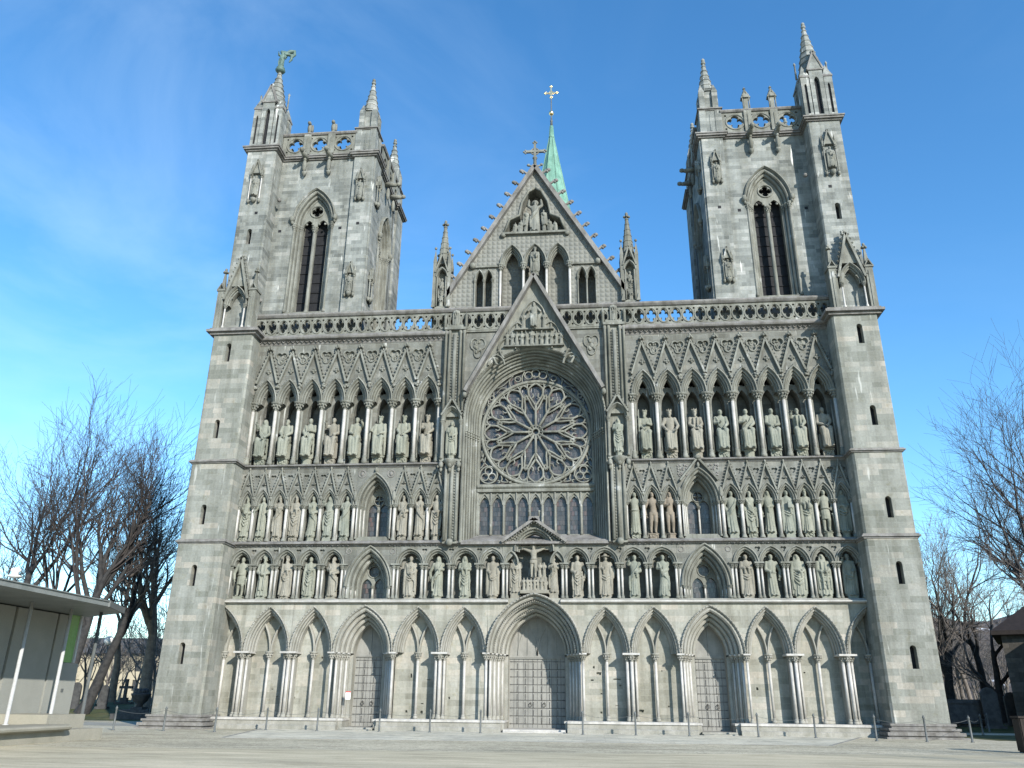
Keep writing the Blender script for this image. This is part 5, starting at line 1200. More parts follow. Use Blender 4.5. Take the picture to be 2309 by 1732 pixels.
ROW2 = [
 (-16.09, 'statue', S(head='mitre', L='chest', Rh='belly', attr=('book', 'apron')), 'mitred statue holding a mossy open book, leftmost of the middle row', 'carved'),
 (-15.19, 'statue', S(head='bare', L='out', Rh='out', attr=('stole',)), 'bald statue with spread arms and straight pleats, second in the middle row', 'carved'),
 (-14.23, 'statue_b', S(head='crown', L='pray', Rh='pray', attr=('rsash',), turn=.6), 'crowned statue turned sideways with praying hands, third in the middle row', 'carved'),
 (-13.28, 'statue_b', S(head='mitre', L='belly', Rh='chest', attr=('staffL', 'cloak', 'apron')), 'pale king statue standing on a crouching beast, fourth in the middle row', 'carved'),
 (-12.32, 'statue', S(head='hair', L='heart', Rh='belly', attr=('sash',)), 'slim robed statue hands at breast, fifth in the middle row', 'oct'),
 (-11.38, 'statue_d', S(head='veil', L='raised', Rh='fold', attr=('apron',), turn=-.4), 'veiled woman statue touching her face, sixth in the middle row', 'flat'),
 (-10.43, 'statue_d', S(head='hair', L='chest', Rh='down', attr=('rsash',), lean=.02), 'green-grey statue, just left of the left middle-row window', 'carved'),
 (-7.21, 'statue_b', S(head='beard', L='fold', Rh='belly', attr=('rsash',)), 'statue with folded arms, just right of the left middle-row window', 'carved'),
 (-6.29, 'statue_b', S(head='hair', L='heart', Rh='hip', attr=('sash',)), 'statue with one hand on breast, second right of the left middle-row window', 'carved'),
 (-5.36, 'statue_b', S(head='long', L='out', Rh='belly', attr=('apron',), turn=-.5), 'long-haired draped statue beside the left slim buttress, middle row', 'oct'),
 (5.36, 'statue', S(head='hair', L='up', Rh='down', attr=('belt',), turn=.2), 'statue with one arm lifted overhead beside the right slim buttress', 'carved'),
 (6.29, 'statue_c', S(kind='nude', head='hair', L='down', Rh='down'), 'brown stone nude man statue with arms at his sides', 'carved'),
 (7.21, 'statue_c', S(kind='nude', head='long', L='chest', Rh='down'), 'brown stone nude woman statue with long hair', 'oct'),
 (10.43, 'statue_d', S(head='bare', L='hip', Rh='down', attr=('rsash',)), 'bald greenish statue, just right of the right middle-row window', 'flat'),
 (11.38, 'statue', S(head='beard', L='hip', Rh='hip', attr=('apron', 'sash')), 'bearded draped statue, second right of the right middle-row window', 'carved'),
 (12.32, 'statue', S(head='veil', L='down', Rh='fold', attr=()), 'smooth veiled slender statue, third right of the right middle-row window', 'flat'),
 (13.28, 'statue_d', S(head='hair', L='down', Rh='belly', attr=('book', 'cloak')), 'statue cradling a book, fourth right of the right middle-row window', 'flat'),
 (14.23, 'statue', S(head='crown', L='chest', Rh='belly', attr=('child', 'cloak')), 'crowned mother statue holding a child, right half of the middle row', 'carved'),
 (15.19, 'statue', S(kind='tunic', head='hair', L='down', Rh='hip', attr=('sword', 'belt')), 'short-tunic statue with a bare leg, second last in the middle row', 'oct'),
 (16.09, 'statue_d', S(head='hood', L='fold', Rh='belly', attr=('cloak',)), 'shaded hooded statue, rightmost of the middle row', 'oct'),
]
for i, (x, mt, sp, lb, pd) in enumerate(ROW2):
    stone_figure('statue', lb, x, .24, 9.96, 2.28, dict(sp, seed=40+i, width=sp.get('width', 1)*.86), (.24, .27, pd), mt, g2)
ROW3 = [
 ('statue_d', S(head='veil', L='raised', Rh='knee', attr=('sash',)), 'veiled seated statue with hand to cheek, leftmost of the top row'),
 ('statue', S(head='baldbeard', L='lap', Rh='lap', attr=()), 'seated bearded statue with both hands in lap, second in the top row'),
 ('statue', S(head='hair', L='lap', Rh='chest', attr=('sash',), turn=.5), 'seated statue turning its head with a scroll across the body, third in the top row'),
 ('statue_b', S(head='hair', L='raised', Rh='belly', attr=('orb',)), 'warm-toned seated statue holding a small object, fourth in the top row'),
 ('statue', S(head='bare', L='belly', Rh='raised'), 'seated statue raising its left hand to shoulder, fifth in the top row'),
 ('statue', S(head='crown', L='out', Rh='belly', attr=('cloak',), turn=-.2), 'crowned king statue with pouch at hip, sixth in the top row'),
 ('statue', S(head='crown', L='lap', Rh='lap', attr=('swordlap',)), 'seated crowned king with hands on sword hilt, seventh in the top row'),
 ('statue_b', S(head='crown', L='chest', Rh='lap', attr=('staffL',)), 'shaded brownish seated king with staff, beside the left slim buttress'),
 ('statue', S(head='crown', L='lap', Rh='chest', attr=('staffL',), turn=-.4), 'seated crowned king with long sceptre, beside the right slim buttress'),
 ('statue_b', S(head='crown', L='knee', Rh='knee'), 'pale seated crowned king facing front with spread elbows, right half of top row'),
 ('statue_b', S(head='crown', L='lap', Rh='lap', attr=('orb', 'stole')), 'seated crowned king holding an orb, third right of the right slim buttress'),
 ('statue_d', S(head='hair', L='chest', Rh='lap', attr=('sash',)), 'greenish seated statue with crossed leg, fourth right of the right slim buttress'),
 ('statue', S(head='bare', L='chest', Rh='lap', attr=('rsash',), width=1.1), 'broad-shouldered seated statue playing an instrument, right half of top row'),
 ('statue_d', S(head='hair', L='lap', Rh='belly'), 'greenish narrow seated statue with hands folded, third last in the top row'),
 ('statue', S(head='baldbeard', L='raised', Rh='lap', attr=('stole',)), 'long-bearded seated statue raising two fingers, second last in the top row'),
 ('statue_b', S(head='hair', L='belly', Rh='lap'), 'shaded seated statue, rightmost of the top row'),
]
X3 = [-(a+b_)/2 for a, b_ in zip(XL3, XL3[1:])][::-1]+[(a+b_)/2 for a, b_ in zip(XL3, XL3[1:])]
for i, (mt, sp, lb) in enumerate(ROW3):
    stone_figure('seated_statue', lb, X3[i], .42, 14.48, 2.42, dict(sp, seed=80+i, kind='seated', width=sp.get('width', 1)*.95), (.30, .46, ['carved', 'carved', 'oct', 'carved', 'oct', 'carved', 'carved', 'carved'][i % 8]), mt, g3)
# crucifixion group over the great portal
stone_figure('statue', 'veiled mourning woman statue standing left of the crucifix', -1.02, .22, 6.95, 1.85, dict(head='veil', L='chest', Rh='chest', attr=('cloak', 'apron'), seed=121, turn=.4), (.24, .3, 'flat'), 'statue_b', 'statues beside the crucifix')
stone_figure('statue', 'statue with praying hands standing right of the crucifix', 1.0, .22, 6.95, 1.85, dict(head='hair', L='pray', Rh='pray', attr=('rsash',), seed=122, turn=-.3), (.24, .3, 'flat'), 'statue_b', 'statues beside the crucifix')
CX = empty('crucifix', (0, .1, 7.6-G)); tag(CX, 'carved crucifix with hanging figure in the canopy over the great portal', 'crucifix')
q = MB(); q.box(-.10, .10, .15, .32, 7.6, 9.72); q.box(-1.0, .98, .151, .319, 9.17, 9.38)
o = q.build('cross', ['statue_b'], None); o.parent = CX; o.matrix_parent_inverse = CX.matrix_world.inverted() if False else Matrix.Translation((0, -.1, -(7.6-G)))
mb, hd = MB(), MB(); figure(mb, hd, 1.75, kind='nude', head='beard', L='cross', Rh='cross', attr=('belt', 'halo'), seed=123, turn=-.3)
for k in (0, 1, 2): mb.ell((-.02, -.02, .86-.05*k), (.2, .14, .06), 10, 6)
o = remeshed(mb, 'figure', ['statue_b'], .022, None, (0, 0, 0), 0, hd); o.parent = CX; o.location = (-.05, -.07, .10)
q = MB(); mb2 = MB(); hd2 = MB()
for i in range(7): figure(mb2, hd2, .66, head='hair', L='chest', Rh='down', seed=130+i, O=(-.55+i*.185, -.1-.05*(i % 2), 0))
for i in range(2): figure(mb2, hd2, .8, kind='robe', head='hood', L='chest', Rh='chest', seed=140+i, O=(.28+i*.22, .0, .66))
mb2.box(-.75, .75, -.25, .2, -.16, .02); mb2.box(.12, .66, -.12, .2, .02, .68)
o = remeshed(mb2, 'figure_base', ['statue_b'], .018, None, (0, 0, 0)); o.parent = CX; o.location = (0, 0, -.56)
# niches of the slim buttresses
stone_figure('statue', 'small robed statue in the narrow niche left of the rose window', -4.62, -.22, 14.34, 1.95, dict(head='hair', L='chest', Rh='belly', attr=('cloak',), seed=151, width=.9), (.2, .28, 'oct'), 'statue', 'statues beside the rose window')
stone_figure('statue', 'small veiled statue in the narrow niche right of the rose window', 4.62, -.22, 14.34, 1.95, dict(head='veil', L='chest', Rh='fold', attr=('apron',), seed=152, width=.9), (.2, .28, 'oct'), 'statue_d', 'statues beside the rose window')
for s, lb in ((-1, 'small crouching figure topping the slim buttress left of the steep gable'), (1, 'small horned figure topping the slim buttress right of the steep gable')):
    stone_figure('statue', lb, s*4.62, -.2, 22.26, 1.25, dict(head='crown', L='chest', Rh='chest', attr=('cloak',), seed=160+s), None, 'carve', 'figures topping the slim buttresses')
stone_figure('statue', 'statue of mother with child in the middle arch of the nave gable', 0, .55, 26.1, 1.72, dict(head='crown', L='belly', Rh='chest', attr=('child', 'cloak'), seed=165), (.26, .3, 'oct'), 'carve')
for s, lb in ((-1, 'slender statue in the left pinnacle beside the nave gable'), (1, 'slender statue in the right pinnacle beside the nave gable')):
    stone_figure('statue', lb, s*5.72, .52, 24.25, 1.65, dict(head='hair', L='chest', Rh='belly', attr=('apron',), seed=170+s, width=.85), (.16, .34, 'oct'), 'carve', 'statues in the gable pinnacles')
for s in (-1, 1):
    side = 'left' if s < 0 else 'right'
    for (x_, y_, z_, h_, lb) in ((18.06, -.66, 31.8, 1.55, f'statue under a canopy high on the outer pier of the {side} tower'),
                                 (11.42, .32, 32.1, 1.25, f'small statue under the upper canopy on the inner edge of the {side} tower'),
                                 (11.52, .32, 25.1, 1.25, f'small statue under the lower canopy on the inner edge of the {side} tower')):
        stone_figure('statue', lb, s*x_, y_, z_, h_, dict(head='hair', L='chest', Rh='belly', attr=('cloak',), seed=int(180+x_*3+s+z_)), None, 'carve', 'canopied statues on the towers', vox=.016)
# angel on the left turret
mb, hd = MB(), MB(); figure(mb, hd, 1.5, head='long', L='raised', Rh='out', attr=('apron', 'sash'), seed=190, turn=-.2)
for k in (-1, 1):
    mb.tube([(k*.10, .14, 1.45), (k*.30+.1, .30, 1.75), (k*.36+.32, .42, 1.85), (k*.30+.40, .40, 1.55), (k*.2+.30, .34, 1.15)], [.08, .16, .14, .12, .05], 8)
    mb.tube([(k*.10, .14, 1.40), (k*.30+.2, .34, 1.45), (k*.3+.22, .36, 1.1), (k*.2+.2, .32, .8)], [.08, .13, .11, .04], 8)
o = remeshed(mb, 'angel_statue', ['bronze'], .028, None, (-18.03, .45, 43.25-G), 0, hd); tag(o, 'green bronze winged angel standing on the spire of the left tower', 'statue')
q = MB(); q.lathe([(.18, 42.85), (.3, 42.95), (.36, 43.05), (.22, 43.15), (.3, 43.25)], -18.03, .45, 10); p_ = q.build('pedestal', ['bronze']); p_.parent = o; p_.matrix_parent_inverse = Matrix.Translation((18.03, -.45, -(43.25-G)))
# reliefs
def relief(figs, parent, at, vox, name='relief', mat='carve', extra=None):
    mb, hd = MB(), MB()
    for i, (x, z, H, kw) in enumerate(figs): figure(mb, hd, H, **dict(dict(seed=200+i, O=(x, 0, z)), **kw))
    if extra: extra(mb)
    o = remeshed(mb, name, [mat], vox, None, (0, 0, 0)); o.parent = parent; o.location = at
relief([(0, 0, 2.35, S(head='beard', L='up', Rh='up', attr=('halo', 'rsash')))] + [(k*x, z, h, S(kind='robe', head='hair', L='pray', Rh='chest', attr=('cloak',), turn=-k*.5, lean=-k*.08)) for k in (-1, 1) for x, z, h in ((.62, .5, 1.15), (.95, .0, .95), (1.3, .0, .8), (.6, .0, .7))], GA, (0, .72, 29.02-G), .034)
relief([(0, 0, 1.75, S(kind='seated', head='beard', L='out', Rh='out', attr=('halo',)))] + [(k*.62, .0, 1.1, S(head='hair', L='chest', Rh='chest', turn=-k*.4)) for k in (-1, 1)]+[(k*1.0, .0, .6, S(head='hair', L='pray', Rh='pray', turn=-k*.4)) for k in (-1, 1)], ROG, (0, -.42, 21.8-G), .026)
relief([(-1.55+i*.285, 0, .9 if i != 5 else 1.05, S(head=['hair', 'veil', 'bare', 'crown'][i % 4], L='chest', Rh=['down', 'belly'][i % 2], turn=.3*(-1)**i)) for i in range(12)], ROG, (0, -.46, 20.76-G), .02)
relief([(k*x, z, .62, S(kind='robe', head='hair', L='out', Rh='out', lean=k*.5)) for k in (-1, 1) for x, z in ((1.75, .1), (2.1, -.3))], ROG, (0, -.44, 19.9-G), .02)
# ================================================================== GROUND  (from here heights are metres above the paving)
def groundmat(name, c1, c2, c3, s1=.25, s2=14, bump=.5, cell=None, stretch=(1, 1, 1), joint=None):
    m, N, L, b = newmat(name)
    g = N.new('ShaderNodeNewGeometry'); mp = N.new('ShaderNodeMapping'); mp.inputs['Scale'].default_value = stretch; L.new(g.outputs['Position'], mp.inputs[0])
    n = noise(N, L, s1, 7, .6, mp.outputs[0], .6); r = ramp(N, [(.36, c1), (.52, c2), (.68, c3)]); L.new(n.outputs['Fac'], r.inputs[0])
    f = noise(N, L, s2, 5, .75, g.outputs['Position']); rf = ramp(N, [(.3, (.72,)*3), (.7, (1.2,)*3)]); L.new(f.outputs['Fac'], rf.inputs[0])
    k = mixc(N, L, .7, r.outputs[0], rf.outputs[0], 'MULTIPLY'); h = f.outputs['Fac']
    if cell:
        v = N.new('ShaderNodeTexVoronoi'); v.feature = 'DISTANCE_TO_EDGE'; v.inputs['Scale'].default_value = cell; L.new(g.outputs['Position'], v.inputs['Vector'])
        rv = ramp(N, [(.0, (.55,)*3), (.10, (1, 1, 1))]); L.new(v.outputs['Distance'], rv.inputs[0]); k = mixc(N, L, .75, k, rv.outputs[0], 'MULTIPLY'); h = rv.outputs[0]
        v2 = N.new('ShaderNodeTexVoronoi'); v2.inputs['Scale'].default_value = cell; L.new(g.outputs['Position'], v2.inputs['Vector']); hs_ = N.new('ShaderNodeSeparateColor'); L.new(v2.outputs['Color'], hs_.inputs[0])
        rc = ramp(N, [(0, (.8,)*3), (1, (1.15,)*3)]); L.new(hs_.outputs[0], rc.inputs[0]); k = mixc(N, L, .8, k, rc.outputs[0], 'MULTIPLY')
    if joint:
        br = N.new('ShaderNodeTexBrick'); L.new(g.outputs['Position'], br.inputs['Vector']); br.inputs['Scale'].default_value = 1; br.inputs['Brick Width'].default_value = joint[0]; br.inputs['Row Height'].default_value = joint[1]
        br.inputs['Mortar Size'].default_value = .012; br.inputs['Color1'].default_value = (.86, .86, .86, 1); br.inputs['Color2'].default_value = (1.08, 1.08, 1.06, 1); br.inputs['Mortar'].default_value = (.6, .6, .58, 1); br.offset = .43
        k = mixc(N, L, .85, k, br.outputs['Color'], 'MULTIPLY')
    sp = noise(N, L, .9, 7, .72, mp.outputs[0], 1.2); rs = ramp(N, [(.38, (.62, .62, .60)), (.54, (1, 1, 1))]); L.new(sp.outputs['Fac'], rs.inputs[0])
    k = mixc(N, L, .75, k, rs.outputs[0], 'MULTIPLY')
    L.new(k, b.inputs['Base Color']); b.inputs['Roughness'].default_value = .9; b.inputs['Specular IOR Level'].default_value = .2
    bu = N.new('ShaderNodeBump'); bu.inputs['Strength'].default_value = bump; bu.inputs['Distance'].default_value = .02; L.new(h, bu.inputs['Height']); L.new(bu.outputs[0], b.inputs['Normal'])
    return m
M['gravel'] = groundmat('beige_setts_and_gravel', (0.365, 0.342, 0.257), (0.481, 0.447, 0.339), (0.569, 0.523, 0.395), .22, 18, .7, 6.0, (.5, 1.8, 1))
M['flag'] = groundmat('pale_grey_flagstones', (0.437, 0.431, 0.367), (0.531, 0.513, 0.427), (0.593, 0.566, 0.461), .3, 10, .25, None, (1, 1, 1), (1.3, .75))
M['asphalt'] = groundmat('worn_grey_asphalt', (0.395, 0.360, 0.261), (0.497, 0.448, 0.321), (0.599, 0.530, 0.385), .22, 16, .5, None, (.4, 2.0, 1))
M['lawn'] = groundmat('winter_lawn', (.045, .058, .022), (.075, .085, .03), (.15, .125, .055), .5, 6, .8)
M['pathm'] = groundmat('grey_path', (0.253, 0.248, 0.218), (0.310, 0.305, 0.262), (0.366, 0.352, 0.301), .3, 14, .3)
M['hill'] = groundmat('far_wooded_hill', (.055, .045, .040), (.085, .072, .064), (.13, .115, .105), .035, .35, .2)
def sheet(name, pts, z, mat, kind='structure'):
    me = bpy.data.meshes.new(name); me.from_pydata([(x, y, z) for x, y in pts], [], [tuple(range(len(pts)))]); me.materials.append(M[mat])
    o = bpy.data.objects.new(name, me); col.objects.link(o); o['kind'] = kind; return o
sheet('ground', [(-3000, -3000), (3000, -3000), (3000, 3000), (-3000, 3000)], 0, 'gravel')
sheet('pavement', [(-13.6, -.3), (-11.2, -10.2), (11.5, -9.2), (15.2, -.3)], .006, 'flag')
for (x0, y0_, x1, y1_) in ((-11.2, -10.2, 11.5, -9.2), (-13.6, -.3, -11.2, -10.2), (11.5, -9.2, 15.2, -.3)):
    pass
e_ = MB()
def edge_strip(a, b_, w_=.16):
    d = Vector((b_[0]-a[0], b_[1]-a[1])).normalized(); n = Vector((-d.y, d.x))*w_
    e_.box(0, 0, 0, 0, 0, 0) if False else e_.add([(a[0], a[1], .0), (b_[0], b_[1], .0), (b_[0]-n.x, b_[1]-n.y, .0), (a[0]-n.x, a[1]-n.y, .0), (a[0], a[1], .012), (b_[0], b_[1], .012), (b_[0]-n.x, b_[1]-n.y, .012), (a[0]-n.x, a[1]-n.y, .012)], [(4, 5, 6, 7), (0, 1, 5, 4), (2, 3, 7, 6), (1, 2, 6, 5), (3, 0, 4, 7)])
edge_strip((-11.2, -10.2), (11.5, -9.2)); edge_strip((11.5, -9.2), (15.2, -.3)); edge_strip((-13.6, -.3), (-11.2, -10.2))
ke = e_.build('kerb_strip', ['carve_low'], z0=0); ke['kind'] = 'structure'
def wobble(pts, amp, n=14):
    out_ = []
    for (x0, y0_), (x1, y1_) in zip(pts, pts[1:]):
        for i in range(n):
            t = i/n; out_.append((x0+(x1-x0)*t+random.uniform(-amp, amp)*.4, y0_+(y1_-y0_)*t+random.uniform(-amp, amp)))
    return out_+[pts[-1]]
up = wobble([(-26, -19.6), (-14, -17.6), (-7, -17.0), (3, -16.4), (12, -14.6), (22, -12.8), (34, -11)], .16)
sheet('road', up+[(40, -60), (-40, -60)], .004, 'asphalt')
def slope(name, x0, x1, y0_, y1_, zf, mat, nx=20, ny=20):
    vs = []; 
    for j in range(ny+1):
        for i in range(nx+1):
            x = x0+(x1-x0)*i/nx; y = y0_+(y1_-y0_)*j/ny; vs.append((x, y, zf(x, y)))
    me = bpy.data.meshes.new(name); me.from_pydata(vs, [], [(j*(nx+1)+i, j*(nx+1)+i+1, (j+1)*(nx+1)+i+1, (j+1)*(nx+1)+i) for j in range(ny) for i in range(nx)])
    for p in me.polygons: p.use_smooth = True
    me.materials.append(M[mat]); o = bpy.data.objects.new(name, me); col.objects.link(o); o['kind'] = 'structure'; return o
def sm_(t): t = min(max(t, 0), 1); return t*t*(3-2*t)
def zl(x, y): return .006+1.05*sm_((y-11)/16)+.012*math.sin(x*.9+y*.7)*sm_((y-11)/3)
def zr(x, y): return .006+1.25*sm_((y-10)/16)+.012*math.sin(x*.8+y*.6)*sm_((y-10)/3)
slope('lawn', -120, -19.6, 10.5, 110, zl, 'lawn', 40, 60)
slope('lawn', 19.6, 140, 9.6, 110, zr, 'lawn', 40, 60)
sheet('lawn_strip', [(20.6, -2.2), (30.5, -1.0), (32, 6.2), (20.4, 5.4)], .006, 'lawn')
sheet('path', [(-60, 7.2), (-20.2, .9), (-19.9, 6.0), (-60, 11.5)], .005, 'pathm')
# far wooded hill with the last snow patches
hm = M['hill']
def zh(x, y): return max(-2, (math.sin(x*.008+1)*8+36+5*math.sin(x*.03)+2.5*math.sin(x*.11+y*.05))*sm_((y-190)/170)*(.12+.88*sm_((x+60)/200)))
hill = slope('hills', -700, 900, 190, 900, zh, 'hill', 120, 30)
nt = hm.node_tree; b_ = nt.nodes['Principled BSDF']; src = b_.inputs['Base Color'].links[0].from_socket
g_ = nt.nodes.new('ShaderNodeNewGeometry'); n_ = noise(nt.nodes, nt.links, .05, 5, .6, g_.outputs['Position']); r_ = ramp(nt.nodes, [(.64, (0, 0, 0)), (.68, (1, 1, 1))]); nt.links.new(n_.outputs['Fac'], r_.inputs[0])
nt.links.new(mixc(nt.nodes, nt.links, r_.outputs[0], src, (.6, .62, .66)), b_.inputs['Base Color'])
# ================================================================== BARE TREES
def grow(seed, base, top, r0, fork=.35, spread=1.01, limbs=5, dens=1.0, tw=.011, levels=4):
    """trunk that forks into limbs, boughs, branches and twigs; returns trunk and crown builders"""
    rg = random.Random(seed); tk, cr2 = MB(), MB()
    base, top = Vector(base), Vector(top); H = (top-base).length; ax = (top-base).normalized()
    def rv(): return Vector((rg.gauss(0, 1), rg.gauss(0, 1), rg.gauss(0, 1)))
    def branch(p, d, ln, r, lev):
        n = 7 if lev <= 1 else (5 if lev == 2 else (4 if lev == 3 else 2))
        pts = [p]; rad = [r]; q = p; dd = d.normalized(); st = ln/n
        for i in range(n):
            dd = (dd+rv()*(.115 if lev else .06)+Vector((0, 0, (.0, .07, .05, .03, .02)[lev]))+(ax*.05)).normalized()
            q = q+dd*st; pts.append(q); rad.append(max(r*(1-(i+1)/n*(.62 if lev else .5)), tw*.8))
        if lev == 0: rad[0] *= 1.35
        (tk if lev <= 1 else cr2).tube(pts, rad, 9 if lev == 0 else (7 if lev == 1 else (5 if lev == 2 else 3)), cap=False)
        if lev >= levels: return
        cnt = {0: limbs, 1: 7, 2: 7, 3: 6}[lev]; cnt = max(2, int(cnt*dens*rg.uniform(.8, 1.25)))
        for k in range(cnt):
            t = rg.uniform(fork if lev == 0 else .22, 1.0) if k else 1.0
            i = min(int(t*n), n-1); f = t*n-i; pp = pts[i].lerp(pts[i+1], f); tang = (pts[i+1]-pts[i]).normalized()
            side = rv(); side = (side-tang*side.dot(tang)).normalized()
            sp2 = spread*rg.uniform(.5, 1.2)*(.45 if k == 0 else 1)
            nd = (tang+side*sp2).normalized()
            branch(pp, nd, ln*rg.uniform(.48, .78)*(1.15, 1.0, .92, .75)[lev]*(1.1 if k == 0 else 1), max(rad[i]*(rg.uniform(.55, .78) if lev == 0 else rg.uniform(.45, .66)), tw), lev+1)
    branch(base, ax, H*.43, r0, 0)
    return tk, cr2
def plant_tree(name, label, seed, x, y, top, r0, mats, group, **kw):
    zb = (zl(x, y) if x < 0 else zr(x, y))-.05 if abs(x) > 19 and y > 9 else 0
    tk, cr2 = grow(seed, (x, y, zb), (top[0], y+top[1], top[2]), r0, **kw)
    for m_ in (tk, cr2): m_.v = [(a-x, b-y, c-zb) for a, b, c in m_.v]
    t = empty(name, (x, y, zb)); tag(t, label, 'tree', group)
    tk.build('trunk', [mats[0]], t, z0=0); cr2.build('crown', [mats[1]], t, z0=0); return t
gl_, gr_ = 'bare trees left of the cathedral', 'bare trees right of the cathedral'
plant_tree('bare_tree', 'dark bare tree behind the pavilion roof at the far left edge', 11, -35.4, 11, (-37.2, 1, 22.5), .42, ('bark', 'twig'), gl_, limbs=6, fork=.5, spread=0.89, dens=1.1)
plant_tree('bare_tree', 'dark slender bare tree behind the pavilion, second from the left edge', 12, -33.9, 12, (-34.5, 0, 18.5), .32, ('bark', 'twig'), gl_, limbs=5, fork=.55, spread=0.78)
plant_tree('bare_tree', 'dark bare tree with strong limbs sweeping right toward the church tower', 13, -31.9, 10.5, (-28.6, 1, 20.0), .46, ('bark', 'twig'), gl_, limbs=7, fork=.45, spread=0.70, dens=1.05)
plant_tree('bare_tree', 'leaning bare tree rising behind the last pavilion column', 14, -33.4, 16, (-29.0, 2, 17.5), .42, ('bark', 'twig_p'), gl_, limbs=5, fork=.6, spread=0.89)
plant_tree('bare_tree', 'pale-barked upright bare tree among gravestones left of the cathedral', 15, -37.2, 26, (-36.8, 0, 16.0), .36, ('bark_p', 'twig_p'), gl_, limbs=5, fork=.5, spread=0.78)
plant_tree('bare_tree', 'thick pale-barked bare tree beside the left corner of the cathedral', 16, -31.0, 20, (-31.6, 0, 19.0), .50, ('bark_p', 'twig_p'), gl_, limbs=6, fork=.5, spread=0.84)
plant_tree('bare_tree', 'bushy reddish bare tree close against the left corner pier', 17, -31.2, 27, (-31.6, 0, 16.0), .32, ('bark_p', 'twig_p'), gl_, dens=.8, limbs=5, fork=.35, spread=1.01)
plant_tree('bare_tree', 'tallest bare tree at the right edge behind the stone shed', 21, 35.4, 21, (38.0, 0, 23.5), .46, ('bark', 'twig'), gr_, limbs=7, fork=.5, spread=0.95, dens=1.12)
plant_tree('bare_tree', 'straight slim bare tree forking in the gap right of the tower', 22, 30.8, 22, (30.2, 0, 14.5), .30, ('bark', 'twig'), gr_, limbs=4, fork=.6, spread=0.67, dens=.9)
plant_tree('bare_tree', 'bare tree with crooked bough close to the right corner pier', 23, 27.4, 20, (27.2, 0, 12.5), .36, ('bark', 'twig_p'), gr_, limbs=5, fork=.45, spread=1.06)
plant_tree('bare_tree', 'brown bushy bare tree touching the edge of the right pier', 24, 26.6, 24, (26.4, 0, 13.0), .40, ('bark', 'twig_p'), gr_, limbs=6, fork=.35, spread=0.95)
plant_tree('bare_tree', 'bare tree with twin trunks in shade right of the cathedral', 25, 29.3, 16, (29.6, 0, 11.0), .28, ('bark', 'twig_p'), gr_, limbs=5, fork=.3, spread=0.89)
plant_tree('bare_tree', 'bare tree whose branches overhang the right shed roof', 26, 41.0, 27, (41.5, 0, 22.0), .42, ('bark', 'twig'), gr_, limbs=6, fork=.4, spread=0.95)
th = MB()
rg = random.Random(3)
tk0, cr0 = grow(31, (0, 0, 0), (0, 0, 11), .2, fork=.2, spread=0.89, limbs=6, dens=.85, tw=.02, levels=3)
proto_v = tk0.v+cr0.v; off0 = len(tk0.v); proto_f = tk0.f+[tuple(i+off0 for i in f) for f in cr0.f]
def thicket(name, spots, mat, label):
    mb = MB()
    for x, y, k in spots:
        a = rg.uniform(0, 6.28); c, s_ = math.cos(a), math.sin(a); zz = (zl(x, y) if x < 0 else zr(x, y)) if y < 109 else 0
        n0 = len(mb.v); mb.v += [(x+k*(p[0]*c-p[1]*s_), y+k*(p[0]*s_+p[1]*c), zz+k*p[2]) for p in proto_v]
        mb.f += [tuple(i+n0 for i in f) for f in proto_f]
    mb.mi = [0]*len(mb.f); mb.sm = [False]*len(mb.f)
    o = mb.build(name, [mat], z0=0); tag(o, label, 'thicket', None, 'stuff'); return o
thicket('far_wood', [(rg.uniform(-70, -34), rg.uniform(38, 90), rg.uniform(.6, 1.15)) for _ in range(60)], 'twig_p', 'far mass of bare trees beyond the churchyard left of the cathedral')
thicket('far_wood', [(rg.uniform(26, 66), rg.uniform(29, 85), rg.uniform(.6, 1.05)) for _ in range(75)], 'twig_p', 'far mass of bare brown trees beyond the churchyard right of the cathedral')
# bare tree behind the photographer whose twigs shade the setts
plant_tree('bare_tree', 'bare tree behind the viewer casting twig shadows over the forecourt', 41, 35.5, -47, (35.0, 0, 17), .4, ('bark', 'twig'), None, limbs=6, fork=.45, spread=0.89)
# ================================================================== MODERN PAVILION (left)
PV = empty('pavilion', (-18, -16, 0)); tag(PV, 'low grey concrete pavilion with thin flat roof and slender pale columns at left', 'pavilion')
def part(mb, name, mats, parent, org=(-18, -16, 0)):
    mb.v = [(a-org[0], b-org[1], c-org[2]) for a, b, c in mb.v]; return mb.build(name, mats, parent, z0=0)
b = MB()
for ya, yb, zt in ((-32, -14.12, 4.45), (-13.98, -11.62, 4.45), (-11.50, -10.86, 4.45), (-10.86, -9.68, 2.66)):
    b.box(-18.35, -18.0, ya, yb, .0, zt)
b.box(-18.6, -18.36, -32, -10.9, 0, 4.45); b.box(-24, -18.35, -9.95, -9.69, 0, 2.655); b.box(-26, -25.7, -32, -9.7, 0, 4.45)
b.box(-18.32, -17.99, -14.12, -13.98, 0, 1.6)
part(b, 'wall', ['conc'], PV)
b = MB(); b.box(-18.12, -18.05, -10.84, -10.08, 2.68, 4.55); part(b, 'glass_panel', ['greenglass'], PV)
b = MB(); b.box(-18.10, -17.98, -10.10, -9.98, 2.68, 4.6); b.box(-24, -18.1, -10.08, -10.0, 2.68, 4.6); part(b, 'window_frame', ['steel'], PV)
b = MB(); b.box(-18.36, -18.2, -14.15, -13.95, 2.9, 4.0); part(b, 'window', ['glass'], PV)
b = MB(); b.box(-18.0, -17.97, -10.52, -10.38, 1.58, 1.70); part(b, 'wall_vent', ['dsteel'], PV)
def slab(mb, pts, z0_, z1_):
    n = len(pts); mb.add([(x, y, z0_) for x, y in pts]+[(x, y, z1_) for x, y in pts], [tuple(range(n))[::-1], tuple(range(n, 2*n))]+[(i, (i+1) % n, (i+1) % n+n, i+n) for i in range(n)])
